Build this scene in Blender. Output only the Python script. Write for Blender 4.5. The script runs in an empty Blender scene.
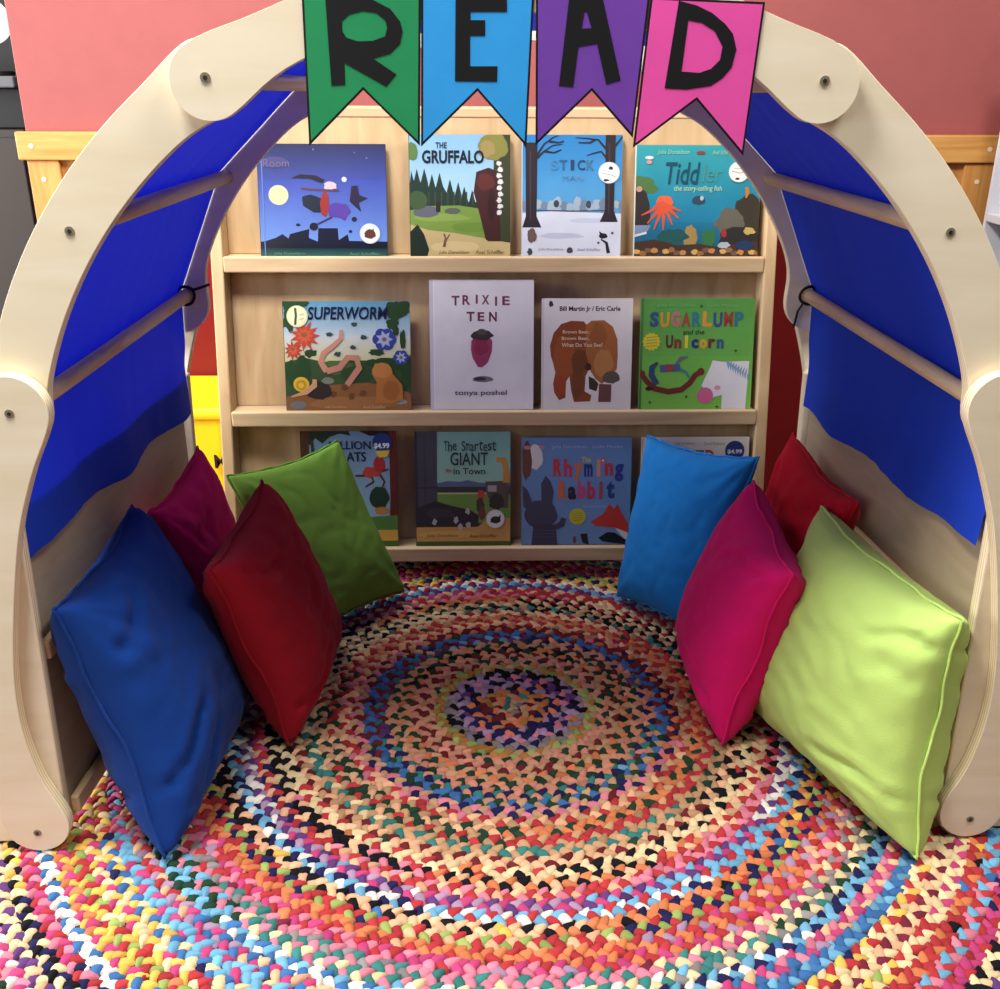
import bpy, bmesh, math, random
import numpy as np
from mathutils import Vector, Matrix, noise
from mathutils.geometry import tessellate_polygon
random.seed(7)
scene = bpy.context.scene
COL = scene.collection
PI = math.pi

# ------------------------------------------------------------------ helpers
def lin(c):
    return tuple(((v/255)/12.92 if v/255 <= .04045 else ((v/255+.055)/1.055)**2.4) for v in c)

def nodes_of(m):
    m.use_nodes = True
    nt = m.node_tree
    return nt, nt.nodes['Principled BSDF']

MATS = {}
def plain(name, rgb, rough=.6, spec=.35, bump=0, bscale=200, metal=0, sheen=0, var=.0):
    """procedural material: a colour with a faint mottling and an optional fine bump"""
    if name in MATS: return MATS[name]
    m = bpy.data.materials.new(name); MATS[name] = m
    nt, b = nodes_of(m)
    c = lin(rgb)
    b.inputs['Roughness'].default_value = rough
    b.inputs['Specular IOR Level'].default_value = spec
    b.inputs['Metallic'].default_value = metal
    if sheen:
        b.inputs['Sheen Weight'].default_value = sheen
        b.inputs['Sheen Roughness'].default_value = .5
    tc = nt.nodes.new('ShaderNodeTexCoord')
    n = nt.nodes.new('ShaderNodeTexNoise'); n.inputs['Scale'].default_value = 14; n.inputs['Detail'].default_value = 3
    nt.links.new(tc.outputs['Object'], n.inputs['Vector'])
    r = nt.nodes.new('ShaderNodeValToRGB')
    v = var
    r.color_ramp.elements[0].position = .3; r.color_ramp.elements[1].position = .7
    r.color_ramp.elements[0].color = (c[0]*(1-v), c[1]*(1-v), c[2]*(1-v), 1)
    r.color_ramp.elements[1].color = (min(1, c[0]*(1+v)), min(1, c[1]*(1+v)), min(1, c[2]*(1+v)), 1)
    nt.links.new(n.outputs['Fac'], r.inputs['Fac'])
    nt.links.new(r.outputs['Color'], b.inputs['Base Color'])
    if bump:
        n2 = nt.nodes.new('ShaderNodeTexNoise'); n2.inputs['Scale'].default_value = bscale; n2.inputs['Detail'].default_value = 2
        nt.links.new(tc.outputs['Object'], n2.inputs['Vector'])
        bp = nt.nodes.new('ShaderNodeBump'); bp.inputs['Strength'].default_value = bump; bp.inputs['Distance'].default_value = .002
        nt.links.new(n2.outputs['Fac'], bp.inputs['Height'])
        nt.links.new(bp.outputs['Normal'], b.inputs['Normal'])
    return m

def wood(name, a, b_, scale=(3, 3, 30), rough=.45, spec=.35, dist=1.0):
    if name in MATS: return MATS[name]
    m = bpy.data.materials.new(name); MATS[name] = m
    nt, b = nodes_of(m)
    b.inputs['Roughness'].default_value = rough
    b.inputs['Specular IOR Level'].default_value = spec
    tc = nt.nodes.new('ShaderNodeTexCoord')
    mp = nt.nodes.new('ShaderNodeMapping'); mp.inputs['Scale'].default_value = scale
    nt.links.new(tc.outputs['Object'], mp.inputs['Vector'])
    n = nt.nodes.new('ShaderNodeTexNoise'); n.inputs['Scale'].default_value = 2.2
    n.inputs['Detail'].default_value = 6; n.inputs['Distortion'].default_value = dist
    nt.links.new(mp.outputs['Vector'], n.inputs['Vector'])
    r = nt.nodes.new('ShaderNodeValToRGB')
    r.color_ramp.elements[0].position = .32; r.color_ramp.elements[1].position = .68
    r.color_ramp.elements[0].color = (*lin(a), 1); r.color_ramp.elements[1].color = (*lin(b_), 1)
    nt.links.new(n.outputs['Fac'], r.inputs['Fac'])
    nt.links.new(r.outputs['Color'], b.inputs['Base Color'])
    bp = nt.nodes.new('ShaderNodeBump'); bp.inputs['Strength'].default_value = .06; bp.inputs['Distance'].default_value = .002
    nt.links.new(n.outputs['Fac'], bp.inputs['Height']); nt.links.new(bp.outputs['Normal'], b.inputs['Normal'])
    return m

def ply_edge(name, a, b_):
    """sawn edge of birch plywood: thin light and dark plies through the thickness (Y)"""
    if name in MATS: return MATS[name]
    m = bpy.data.materials.new(name); MATS[name] = m
    nt, b = nodes_of(m)
    b.inputs['Roughness'].default_value = .5
    tc = nt.nodes.new('ShaderNodeTexCoord')
    w = nt.nodes.new('ShaderNodeTexWave'); w.bands_direction = 'Y'; w.inputs['Scale'].default_value = 60
    w.inputs['Distortion'].default_value = .6
    nt.links.new(tc.outputs['Object'], w.inputs['Vector'])
    r = nt.nodes.new('ShaderNodeValToRGB')
    r.color_ramp.elements[0].color = (*lin(a), 1); r.color_ramp.elements[1].color = (*lin(b_), 1)
    nt.links.new(w.outputs['Fac'], r.inputs['Fac']); nt.links.new(r.outputs['Color'], b.inputs['Base Color'])
    return m

def link(name, me, mats, parent=None, smooth=False):
    for m in (mats if isinstance(mats, (list, tuple)) else [mats]): me.materials.append(m)
    o = bpy.data.objects.new(name, me); COL.objects.link(o)
    if parent: o.parent = parent
    if smooth:
        me.polygons.foreach_set('use_smooth', [True]*len(me.polygons))
    return o

def from_bm(name, bm, mats, parent=None, smooth=False, bevel=0, segs=2):
    bmesh.ops.recalc_face_normals(bm, faces=bm.faces)
    me = bpy.data.meshes.new(name); bm.to_mesh(me); bm.free()
    o = link(name, me, mats, parent, smooth)
    if bevel:
        md = o.modifiers.new('bevel', 'BEVEL'); md.width = bevel; md.segments = segs
        md.limit_method = 'ANGLE'; md.angle_limit = math.radians(40)
    return o

def add_box(bm, x0, x1, y0, y1, z0, z1, f=None):
    vs = []
    for x in (x0, x1):
        for y in (y0, y1):
            for z in (z0, z1):
                p = (x, y, z)
                vs.append(bm.verts.new(f(p) if f else p))
    for q in ((0,1,3,2),(4,6,7,5),(0,4,5,1),(2,3,7,6),(0,2,6,4),(1,5,7,3)):
        bm.faces.new([vs[i] for i in q])
    return vs

def box(name, x0, x1, y0, y1, z0, z1, mat, parent=None, bevel=.002, f=None):
    bm = bmesh.new(); add_box(bm, x0, x1, y0, y1, z0, z1, f)
    return from_bm(name, bm, mat, parent, bevel=bevel)

def tube_bm(bm, p0, p1, r, n=16, caps=True, r1=None):
    p0 = Vector(p0); p1 = Vector(p1); d = (p1-p0).normalized()
    a = d.orthogonal().normalized(); b = d.cross(a)
    r1 = r if r1 is None else r1
    A = [bm.verts.new(p0+(a*math.cos(2*PI*i/n)+b*math.sin(2*PI*i/n))*r) for i in range(n)]
    B = [bm.verts.new(p1+(a*math.cos(2*PI*i/n)+b*math.sin(2*PI*i/n))*r1) for i in range(n)]
    for i in range(n): bm.faces.new((A[i], A[(i+1)%n], B[(i+1)%n], B[i]))
    if caps: bm.faces.new(A[::-1]); bm.faces.new(B)

def path_tube(bm, pts, r, n=8, closed=False):
    pts = [Vector(p) for p in pts]; N = len(pts); rings = []
    ref = None
    for i, p in enumerate(pts):
        a = pts[(i-1)%N] if (closed or i) else p
        b = pts[(i+1)%N] if (closed or i < N-1) else p
        t = (b-a).normalized()
        if ref is None: ref = t.orthogonal().normalized()
        ref = (ref-t*ref.dot(t)).normalized(); bi = t.cross(ref)
        rings.append([bm.verts.new(p+(ref*math.cos(2*PI*k/n)+bi*math.sin(2*PI*k/n))*r) for k in range(n)])
    for i in range(N if closed else N-1):
        A, B = rings[i], rings[(i+1)%N]
        for k in range(n): bm.faces.new((A[k], A[(k+1)%n], B[(k+1)%n], B[k]))
    if not closed: bm.faces.new(rings[0][::-1]); bm.faces.new(rings[-1])

def prism(bm, loop, y0, y1, holes=(), f=None, side_mat=1, face_mat=0):
    """extrude a closed x,z outline from y0 to y1"""
    loops = [loop]+list(holes)
    flat = [p for l in loops for p in l]
    tri = tessellate_polygon([[Vector((p[0], p[1], 0)) for p in l] for l in loops])
    g = f or (lambda p: p)
    F = [bm.verts.new(g((p[0], y0, p[1]))) for p in flat]
    B = [bm.verts.new(g((p[0], y1, p[1]))) for p in flat]
    for t in tri:
        try:
            bm.faces.new([F[i] for i in t]).material_index = face_mat
            bm.faces.new([B[i] for i in reversed(t)]).material_index = face_mat
        except ValueError: pass
    k = 0
    for l in loops:
        n = len(l)
        for i in range(n):
            j = (i+1) % n
            fc = bm.faces.new((F[k+i], F[k+j], B[k+j], B[k+i])); fc.material_index = side_mat
            fc.smooth = True
        k += n

def tag(o, label=None, cat=None, group=None, kind=None):
    if label: o['label'] = label
    if cat: o['category'] = cat
    if group: o['group'] = group
    if kind: o['kind'] = kind
    return o

def empty(name, loc, label, cat, group=None):
    o = bpy.data.objects.new(name, None); COL.objects.link(o); o.location = loc
    o.empty_display_size = .05
    return tag(o, label, cat, group)

def smoothstep(a, b, x):
    t = max(0, min(1, (x-a)/(b-a))); return t*t*(3-2*t)

def interp(xs, ys, x):
    return float(np.interp(x, xs, ys))

# ------------------------------------------------------------------ materials
BIRCH = wood('birch_face', (243, 233, 210), (234, 221, 193), (1.2, 30, 9), rough=.42, spec=.35)
BIRCH_EDGE = ply_edge('birch_ply_edge', (214, 190, 146), (246, 232, 200))
DOWEL = wood('dowel_wood', (226, 198, 158), (206, 176, 136), (40, 2, 40), rough=.5)
PANEL = wood('panel_wood', (182, 162, 134), (168, 148, 120), (30, 1.5, 12), rough=.55)
MAPLE = wood('maple_shelf', (208, 180, 141), (186, 154, 114), (10, 10, 1.1), rough=.5)
MAPLE_H = wood('maple_shelf_lengthwise', (216, 190, 152), (194, 164, 126), (1.1, 10, 14), rough=.48)
PINE = wood('pine_trim', (222, 168, 98), (198, 138, 70), (1.0, 8, 16), rough=.45, dist=1.6)
PINE_V = wood('pine_trim_upright', (218, 162, 94), (192, 130, 66), (14, 8, 1.0), rough=.45, dist=1.6)
PINE_D = wood('pine_panel', (196, 138, 76), (168, 108, 54), (12, 8, 1.0), rough=.5, dist=1.4)
RED_WALL = plain('red_wall_paint', (162, 88, 86), .55, .3, bump=.15, bscale=160, var=.03)
STEEL = plain('screw_steel', (128, 120, 102), .4, .5)
DARKHOLE = plain('screw_recess', (40, 34, 28), .6)
BLACK_TIE = plain('black_strap', (18, 18, 20), .6)
CARD_W = plain('white_card', (236, 234, 230), .45)
PAPER_BLK = plain('black_paper', (24, 24, 28), .38, .5, var=.1)

# ------------------------------------------------------------------ camera
cam = bpy.data.cameras.new('camera'); cam.sensor_width = 36; cam.lens = 36.0; cam.sensor_fit = 'HORIZONTAL'
cam.clip_start = .02
co = bpy.data.objects.new('camera', cam); COL.objects.link(co)
p, y, r = map(math.radians, (22.406, 1.663, .302))
fwd = Vector((math.sin(y)*math.cos(p), math.cos(y)*math.cos(p), -math.sin(p)))
rt = Vector((math.cos(y), -math.sin(y), 0)); up = rt.cross(fwd)
R_ = rt*math.cos(r)+up*math.sin(r); U_ = -rt*math.sin(r)+up*math.cos(r)
M = Matrix((R_, U_, -fwd)).transposed().to_4x4(); M.translation = Vector((-.051, 0, 1.05))
co.matrix_world = M
scene.camera = co

# ------------------------------------------------------------------ setting
FZ = -.016
tag(box('floor', -4, 4, -2.5, 4.2, FZ-.05, FZ, wood('floor_boards', (120, 96, 72), (96, 74, 54), (12, 1, 1)), bevel=0), kind='structure')
WY = 2.72
tag(box('wall_back', -1.178, 1.335, WY, WY+.12, FZ, 2.7, RED_WALL, bevel=.003), kind='structure')
tag(box('wall_far', -4, 4, 4.0, 4.1, FZ, 2.7, plain('far_wall_paint', (60, 54, 50), .8), bevel=0), kind='structure')
t = box('trim_1', -1.193, 1.345, WY-.035, WY-.004, .862, .930, PINE, bevel=.004); tag(t, kind='structure')
for i, (a, b) in enumerate(((-1.176, -1.095), (1.232, 1.318), (-.04, .045))):
    tag(box('trim_%d' % (i+2), a, b, WY-.026, WY-.004, .08, .861, PINE_V, bevel=.003), kind='structure')
tag(box('trim_5', -1.18, 1.32, WY-.014, WY-.0005, .08, .861, PINE_D, bevel=0), kind='structure')
tag(box('baseboard_back', -1.178, 1.33, WY-.03, WY-.003, FZ, .079, PINE, bevel=.004), kind='structure')
# pale nail plugs in the trim
bm = bmesh.new()
for (x, z, yy) in ((-1.155, .896, WY-.0365), (1.285, .896, WY-.0365), (-1.14, .815, WY-.0275), (1.270, .815, WY-.0275)):
    tube_bm(bm, (x, yy, z), (x, yy+.003, z), .006, 14)
nails = from_bm('trim_6', bm, plain('nail_plug', (246, 226, 190), .4)); tag(nails, kind='structure')

# ------------------------------------------------------------------ play arch
ARCH = empty('play_arch', (0, 1.52, 0), 'large birch plywood arch frame with dowels and side panels over the rug', 'play arch')
def under(o, root):                         # keep world coordinates under an Empty
    o.parent = root; o.matrix_parent_inverse = Matrix.Translation(-Vector(root.location)); return o

ZC, RM = .525, .6265
def catmull(pts, n):
    out = []
    P = [pts[0]]+list(pts)+[pts[-1]]
    for i in range(1, len(P)-2):
        a, b, c, d = [np.array(q) for q in P[i-1:i+3]]
        for k in range(n):
            t = k/n
            out.append(.5*((2*b)+(-a+c)*t+(2*a-5*b+4*c-d)*t*t+(-a+3*b-3*c+d)*t**3))
    out.append(np.array(P[-2])); return [np.array(q, float) for q in out]

def bone(mid, w, r0, r1, fade=.05, fade1=None):
    fade1 = fade1 or fade
    """outline of a bone shaped board: round lobes at both ends of a curved centre line"""
    mid = [np.array(q, float) for q in mid]
    s = [0]
    for a, b in zip(mid, mid[1:]): s.append(s[-1]+np.linalg.norm(b-a))
    L = s[-1]; left, right = [], []
    def tangent(i):
        d = mid[min(i+1, len(mid)-1)]-mid[max(i-1, 0)]; return d/np.linalg.norm(d)
    for i, q in enumerate(mid):
        t = tangent(i); n = np.array([-t[1], t[0]])
        wi = w+(r0-w)*math.exp(-(s[i]/fade)**2)+(r1-w)*math.exp(-((L-s[i])/fade1)**2)
        left.append(q+n*wi); right.append(q-n*wi)
    def cap(c, t, r, n_=18):
        a0 = math.atan2(t[1], t[0])
        return [c+r*np.array([math.cos(a0+k), math.sin(a0+k)]) for k in np.linspace(-PI/2, PI/2, n_)[1:-1]]
    out = right+cap(mid[-1], tangent(len(mid)-1), r1)+left[::-1]+cap(mid[0], -tangent(0), r0)
    return [(float(a), float(b)) for a, b in out]

def arc(a0, a1, rad=RM, n=44, zc=ZC):
    return [(rad*math.sin(a), zc+rad*math.cos(a)) for a in np.linspace(math.radians(a0), math.radians(a1), n)]

def toe_leg(z): return interp((.20, .50, .60, .66, .70), (.045, .030, .020, .012, .010), z)
def toe_post(z): return .046
def deform(p, toe=None):                     # the lower legs stand a little closer together at the back
    if toe is None: return p
    s = max(0, (p[1]-1.22)/.64)
    sg = 1 if p[0] > 0 else -1
    return (p[0]-sg*min(abs(p[0]), toe(p[2])*s), p[1], p[2])

LEGMID = catmull([(.614, .675), (.640, .60), (.668, .52), (.694, .41), (.713, .30), (.717, .21), (.706, .12), (.690, .047)], 8)
def screw(parent, x, z, yf, sgn):
    bm = bmesh.new()
    tube_bm(bm, (x, yf+.0006*sgn, z), (x, yf-.0012*sgn, z), .0056, 18)
    tube_bm(bm, (x, yf-.0012*sgn, z), (x, yf-.0018*sgn, z), .0026, 6)
    for f in list(bm.faces)[-8:]: f.material_index = 1
    s = from_bm('screw', bm, [STEEL, DARKHOLE]); s.parent = parent
    return s

def board(name, loop, y0, y1, side=1, lab=None, toe=None):
    bm = bmesh.new(); prism(bm, [(x*side, z) for x, z in loop], y0, y1, f=lambda q: deform(q, toe))
    o = from_bm(name, bm, [BIRCH, BIRCH_EDGE], bevel=.0028); under(o, ARCH)
    if lab: o['label'] = lab
    return o

def set_mesh_local(o):
    pass

for (ya, yb, inner, sgn) in ((1.18, 1.20, 1.22, 1), (1.90, 1.88, 1.86, -1)):
    yo0, yo1 = min(ya, yb), max(ya, yb)
    yi0, yi1 = min(yb, inner), max(yb, inner)
    e = .0004
    top = board('top_board', bone(arc(-32.6, 32.6, .6235), .029, .0415, .0415, .055), yo0, yo1)
    for sx in (-1, 1): screw(top, sx*.338, 1.053, ya, sgn)
    for sx in (-1, 1):
        a = board('arc_board', bone(arc(32.6, 76.3, .637, zc=.516), .0343, .041, .041, .04, .03) if sgn == 1 else bone(arc(32.6, 76.3, .6130), .0335, .041, .056, .04, .055), yi0+e, yi1-e, sx)
        if sgn == 1:
            screw(a, sx*.5166, .888, yb+e, sgn)
        leg = board('leg_board', bone(LEGMID, .036, .0455, .047, .055), yo0, yo1, sx, toe=toe_leg)
        if sgn == 1:
            screw(leg, sx*.6155, .6735, ya, sgn); screw(leg, sx*.69, .033, ya, sgn)
        # straight post board behind the leg
        lp = [(.642, .06), (.640, .53), (.66, .545), (.735, .545), (.765, .50), (.775, .06), (.765, .0), (.66, .0)]
        pb = board('post_board', [(x+(.013*(1-z/.53) if x < .66 and z < .53 else 0), z) for x, z in lp], yi0+e, yi1-e, sx, toe=toe_post)
DOWELS = (((.6244, .659), (.573, .687)), ((.5166, .888), (.484, .893)), ((.341, 1.053), (.325, 1.045)))
# side panels with rails between the posts
for sx in (-1, 1):
    def pf(p): return deform(p, toe_post)
    pn = box('side_panel', sx*.6555, sx*.6675, 1.222, 1.858, .025, .530, PANEL, f=pf, bevel=.001)
    under(pn, ARCH)
    for z0 in (.035, .300):
        rl = box('rail', sx*.6425, sx*.6552, 1.222, 1.858, z0, z0+.028, DOWEL, f=pf, bevel=.003); under(rl, ARCH)
    for (x0, z0), (x1, z1) in DOWELS:
        bm = bmesh.new()
        tube_bm(bm, (sx*x0, 1.2205, z0), (sx*x1, 1.8595, z1), .0118, 20)
        d = from_bm('dowel', bm, DOWEL, smooth=True); under(d, ARCH)
    # black strap tied round the joint of dowel and rear board
    bm = bmesh.new()
    cx, cz = sx*.5745, .6865
    ring = [(cx+.0165*math.cos(a), 1.842+.003*math.sin(a*2), cz+.0165*math.sin(a)) for a in np.linspace(0, 2*PI, 22)[:-1]]
    path_tube(bm, ring, .0028, 8, True)
    if sx < 0: path_tube(bm, [(cx+.012, 1.842, cz+.010), (cx+.025, 1.846, cz+.013), (cx+.044, 1.852, cz+.019)], .0026, 8)
    else: path_tube(bm, [(cx-.008, 1.842, cz-.013), (cx-.016, 1.846, cz-.03), (cx-.019, 1.850, cz-.062)], .0022, 8)
    st = from_bm('strap', bm, BLACK_TIE, smooth=True); under(st, ARCH); st['label'] = 'black strap tied around the dowel end'

# ------------------------------------------------------------------ blue canopy
def canopy():
    m = bpy.data.materials.new('blue_canopy_cloth'); nt, b = nodes_of(m)
    out = nt.nodes['Material Output']
    b.inputs['Base Color'].default_value = (*lin((24, 64, 188)), 1)
    b.inputs['Roughness'].default_value = .7; b.inputs['Specular IOR Level'].default_value = .25
    tr = nt.nodes.new('ShaderNodeBsdfTranslucent'); tr.inputs['Color'].default_value = (*lin((20, 28, 196)), 1)
    mx = nt.nodes.new('ShaderNodeMixShader'); mx.inputs['Fac'].default_value = .17
    tc = nt.nodes.new('ShaderNodeTexCoord'); n = nt.nodes.new('ShaderNodeTexNoise'); n.inputs['Scale'].default_value = 500
    nt.links.new(tc.outputs['Object'], n.inputs['Vector'])
    bp = nt.nodes.new('ShaderNodeBump'); bp.inputs['Strength'].default_value = .12; bp.inputs['Distance'].default_value = .001
    nt.links.new(n.outputs['Fac'], bp.inputs['Height']); nt.links.new(bp.outputs['Normal'], b.inputs['Normal'])
    nt.links.new(b.outputs[0], mx.inputs[1]); nt.links.new(tr.outputs[0], mx.inputs[2])
    nt.links.new(mx.outputs[0], out.inputs['Surface'])
    def half_profile(s_):
        kn = []
        for (x0, z0), (x1, z1) in DOWELS:                     # pulled taut over the outside of each dowel
            x, z = x0+(x1-x0)*s_, z0+(z1-z0)*s_
            d = math.hypot(x, z-.52); kn.append((x+x/d*.0136, z+(z-.52)/d*.0136))
        hx = .645-.048*s_
        low = [(hx, .462), (hx, .50), (hx, .55), (min(hx, kn[0][0]+.004), .60), (kn[0][0]+.0005, kn[0][1]-.02), kn[0]]
        out = [tuple(q) for q in catmull(low, 6)]
        for (x0, z0), (x1, z1) in zip(kn, kn[1:]):
            out += [(x0+(x1-x0)*t, z0+(z1-z0)*t) for t in np.linspace(0, 1, 21)[1:]]
        x0, z0 = kn[-1]
        out += [(x0*math.cos(t*PI/2), z0+.075*math.sin(t*PI/2)) for t in np.linspace(0, 1, 22)[1:]]
        out[-1] = (0.0, out[-1][1])
        return out
    NY = 60; bm = bmesh.new(); cols = []
    for j in range(NY+1):
        v = j/NY; half = half_profile(v); H_ = len(half)
        prof = [(-x, z, k) for k, (x, z) in enumerate(half)]+[(x, z, k) for k, (x, z) in reversed(list(enumerate(half[:-1])))]
        col_ = []
        for i, (x, z, k) in enumerate(prof):
            side = 1 if x > 0 else -1
            px, pz = x, z
            if z < .62:                               # loose hanging hem: waves
                h = (.62-z)/.16
                pz += h*(.005*math.sin(v*13+side*1.3)+.006*noise.noise(Vector((v*5, side*3.1, 0))))
                px -= side*h*(.005+.005*math.sin(v*17+side)+.004*noise.noise(Vector((v*9, side*7, 2))))
            w = (.0034*noise.noise(Vector((k*.02, v*13, side*5)))+.0016*noise.noise(Vector((k*.12, v*5, 9))))
            px += abs(w)*side*.8; pz += abs(w)*.5
            col_.append(bm.verts.new((px, 1.2203+v*.6394, pz)))
        cols.append(col_)
    for j in range(NY):
        for i in range(len(cols[0])-1):
            f = bm.faces.new((cols[j][i], cols[j+1][i], cols[j+1][i+1], cols[j][i+1])); f.smooth = True
    o = from_bm('fabric_canopy', bm, m)
    tag(o, 'royal blue cloth canopy draped over the dowels inside the plywood arch', 'canopy')
    return o
canopy()

# ------------------------------------------------------------------ READ pennants
FL = {'R': [(-.2266, 1.1384), (-.1024, 1.1393), (-.1074, .9847), (-.167, 1.0415), (-.2288, .9843)],
 'E': [(-.1022, 1.1374), (.0161, 1.1383), (.0101, .984), (-.0438, 1.0411), (-.1062, .9837)],
 'A': [(.0177, 1.1383), (.1383, 1.1391), (.1275, .9938), (.0802, 1.0417), (.0201, .9855)],
 'D': [(.1387, 1.1335), (.2604, 1.1296), (.2521, .9754), (.1951, 1.0331), (.1281, .9834)]}
LT = {'R': ([(-.2023, 1.1307), (-.1763, 1.1313), (-.153, 1.1291), (-.1351, 1.1206), (-.1251, 1.1088), (-.1227, 1.0992), (-.1258, 1.0872), (-.1367, 1.0774), (-.155, 1.0727), (-.1308, 1.0573), (-.1419, 1.0449), (-.1857, 1.0681), (-.1861, 1.0464), (-.2008, 1.0456)],
  [[(-.1861, 1.1084), (-.1785, 1.1148), (-.1639, 1.1183), (-.1497, 1.1165), (-.1408, 1.1099), (-.1389, 1.1027), (-.1414, 1.0943), (-.1547, 1.0899), (-.1706, 1.0893), (-.1823, 1.0929), (-.1864, 1.0989)]]),
 'E': ([(-.0664, 1.1316), (-.0126, 1.132), (-.0125, 1.1185), (-.0509, 1.1183), (-.0509, 1.1104), (-.0356, 1.1105), (-.0356, 1.0954), (-.0515, 1.0953), (-.0517, 1.0656), (-.0223, 1.0658), (-.0228, 1.0504), (-.068, 1.0507)], []),
 'A': ([(.0528, 1.1325), (.0878, 1.1327), (.1108, 1.0527), (.0955, 1.0483), (.0839, 1.0885), (.064, 1.0853), (.0598, 1.0455), (.0443, 1.0467)], [[(.0692, 1.1191), (.0719, 1.1191), (.0772, 1.1035), (.067, 1.1029)]]),
 'D': ([(.1686, 1.1303), (.1876, 1.126), (.2045, 1.119), (.2195, 1.1085), (.2288, 1.0989), (.2339, 1.0837), (.2305, 1.0658), (.2216, 1.0554), (.2095, 1.0475), (.1829, 1.0435), (.1593, 1.0447)], [[(.1799, 1.1116), (.1945, 1.1092), (.2091, 1.1013), (.2188, 1.0862), (.2172, 1.0734), (.2081, 1.0644), (.1957, 1.0604), (.1764, 1.0616)]])}
FC = {'R': ((38, 146, 92), 'green'), 'E': ((52, 160, 236), 'sky blue'), 'A': ((112, 66, 168), 'purple'), 'D': ((232, 84, 172), 'pink')}
def inset(poly, d):
    n = len(poly); out = []
    area = sum(poly[i][0]*poly[(i+1) % n][1]-poly[(i+1) % n][0]*poly[i][1] for i in range(n))
    sg = 1 if area > 0 else -1
    for i in range(n):
        p0, p1, p2 = [np.array(poly[k % n]) for k in (i-1, i, i+1)]
        e1 = (p1-p0)/np.linalg.norm(p1-p0); e2 = (p2-p1)/np.linalg.norm(p2-p1)
        n1 = np.array([-e1[1], e1[0]])*sg; n2 = np.array([-e2[1], e2[0]])*sg
        b = n1+n2; b /= max(.3, np.dot(b, n1)); out.append(tuple((p1+b*d).tolist()))
    return out
for k, (name, poly) in enumerate(FL.items()):
    S = 1.177/1.165
    sc = lambda q: (-.051+(q[0]+.051)*S, 1.05+(q[1]-1.05)*S)
    poly = [sc(q) for q in poly]
    rgb, cn = FC[name]
    y1 = 1.1796-.0001*k
    root = empty('pennant_flag', (sum(q[0] for q in poly)/5, y1, 1.138),
                 '%s swallowtail pennant flag with black letter %s on the arch top' % (cn, name), 'flag', 'READ pennant flags')
    def put(o):
        o.parent = root; o.matrix_parent_inverse = Matrix.Translation(-root.location); return o
    bm = bmesh.new(); prism(bm, poly, y1-.0007, y1, side_mat=0); put(from_bm('card_border', bm, PAPER_BLK))
    bm = bmesh.new(); prism(bm, inset(poly, .0024), y1-.0010, y1-.00072, side_mat=0)
    put(from_bm('card_face', bm, plain('card_'+cn.replace(' ', '_'), rgb, .4, .4, var=.07)))
    out, holes = LT[name]
    bm = bmesh.new(); prism(bm, [sc(q) for q in out], y1-.0014, y1-.00105, [[sc(q) for q in h] for h in holes], side_mat=0)
    put(from_bm('letter', bm, PAPER_BLK))

# ------------------------------------------------------------------ bookcase
def sl(z): return 2.038+.189*z               # sloping front line of the display case
CASE = empty('book_display_case', (0, 2.2, 0), 'maple book display case with three tiers of picture books behind the rug', 'bookcase')
def uc(o): return (setattr(o, 'parent', CASE), setattr(o, 'matrix_parent_inverse', Matrix.Translation(-CASE.location)), o)[2]
ZT = 1.0
for sx in (-1, 1):
    bm = bmesh.new()
    x0, x1 = sx*.580, sx*.606
    lo = [(sl(.012), .012-.012), (sl(ZT-.012)+.0, ZT-.012), (sl(ZT)+.012, ZT), (2.40, ZT), (2.44, .0)]
    A = [bm.verts.new((x0, a, b)) for a, b in lo]; B = [bm.verts.new((x1, a, b)) for a, b in lo]
    bm.faces.new(A); bm.faces.new(B)
    for i in range(5): bm.faces.new((A[i], A[(i+1) % 5], B[(i+1) % 5], B[i]))
    uc(from_bm('side_panel', bm, MAPLE, bevel=.003))
uc(box('top_board', -.5795, .5795, sl(.985)+.027, 2.40, .981, 1.0, MAPLE_H))
uc(box('light_stop_board', -.5795, .5795, sl(.02)+.09, sl(.02)+.106, .004, .047, MAPLE_H, bevel=.001))  # added board: stops light leaking under the case, keeps the gap dark
TIERS = (.7005, .3750, .0700)
tops = (.980, .668, .343)
for zt, ztop in zip(TIERS, tops):
    yl = sl(zt)
    uc(box('shelf_board', -.5795, .5795, yl+.0125, yl+.085, zt-.022, zt, MAPLE_H, bevel=.001))
    uc(box('shelf_lip', -.5795, .5795, yl-.004, yl+.012, zt-.029, zt+.004, MAPLE_H, bevel=.003))
    bm = bmesh.new()
    f = lambda q: (q[0], q[1]+.189*q[2]+2.038, q[2])
    vs_ = add_box(bm, -.5795, .5795, .060, .070, zt+.001, ztop, f)
    if zt > .6:
        for v in vs_:
            if v.co.z > .9: v.co.y -= .030
    uc(from_bm('back_panel', bm, MAPLE, bevel=.001))

# ------------------------------------------------------------------ picture books
TXT = {}
def text_tris(s, bold=0, shear=0):
    key = (s, bold, shear)
    if key in TXT: return TXT[key]
    cu = bpy.data.curves.new('t', 'FONT'); cu.body = s; cu.offset = bold; cu.shear = shear; cu.resolution_u = 3
    ob = bpy.data.objects.new('t', cu); COL.objects.link(ob)
    dg = bpy.context.evaluated_depsgraph_get(); dg.update()
    me = bpy.data.meshes.new_from_object(ob.evaluated_get(dg))
    v = np.array([q.co[:2] for q in me.vertices]); f = [list(q.vertices) for q in me.polygons]
    bpy.data.objects.remove(ob); bpy.data.curves.remove(cu); bpy.data.meshes.remove(me)
    v = (v-v.min(0))/(v.max(0)-v.min(0))
    TXT[key] = (v, f); return TXT[key]

def art_mat(rgb):
    return plain('print_%d_%d_%d' % tuple(rgb), tuple(v*.93 for v in rgb), .32, .45, var=.06)

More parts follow.
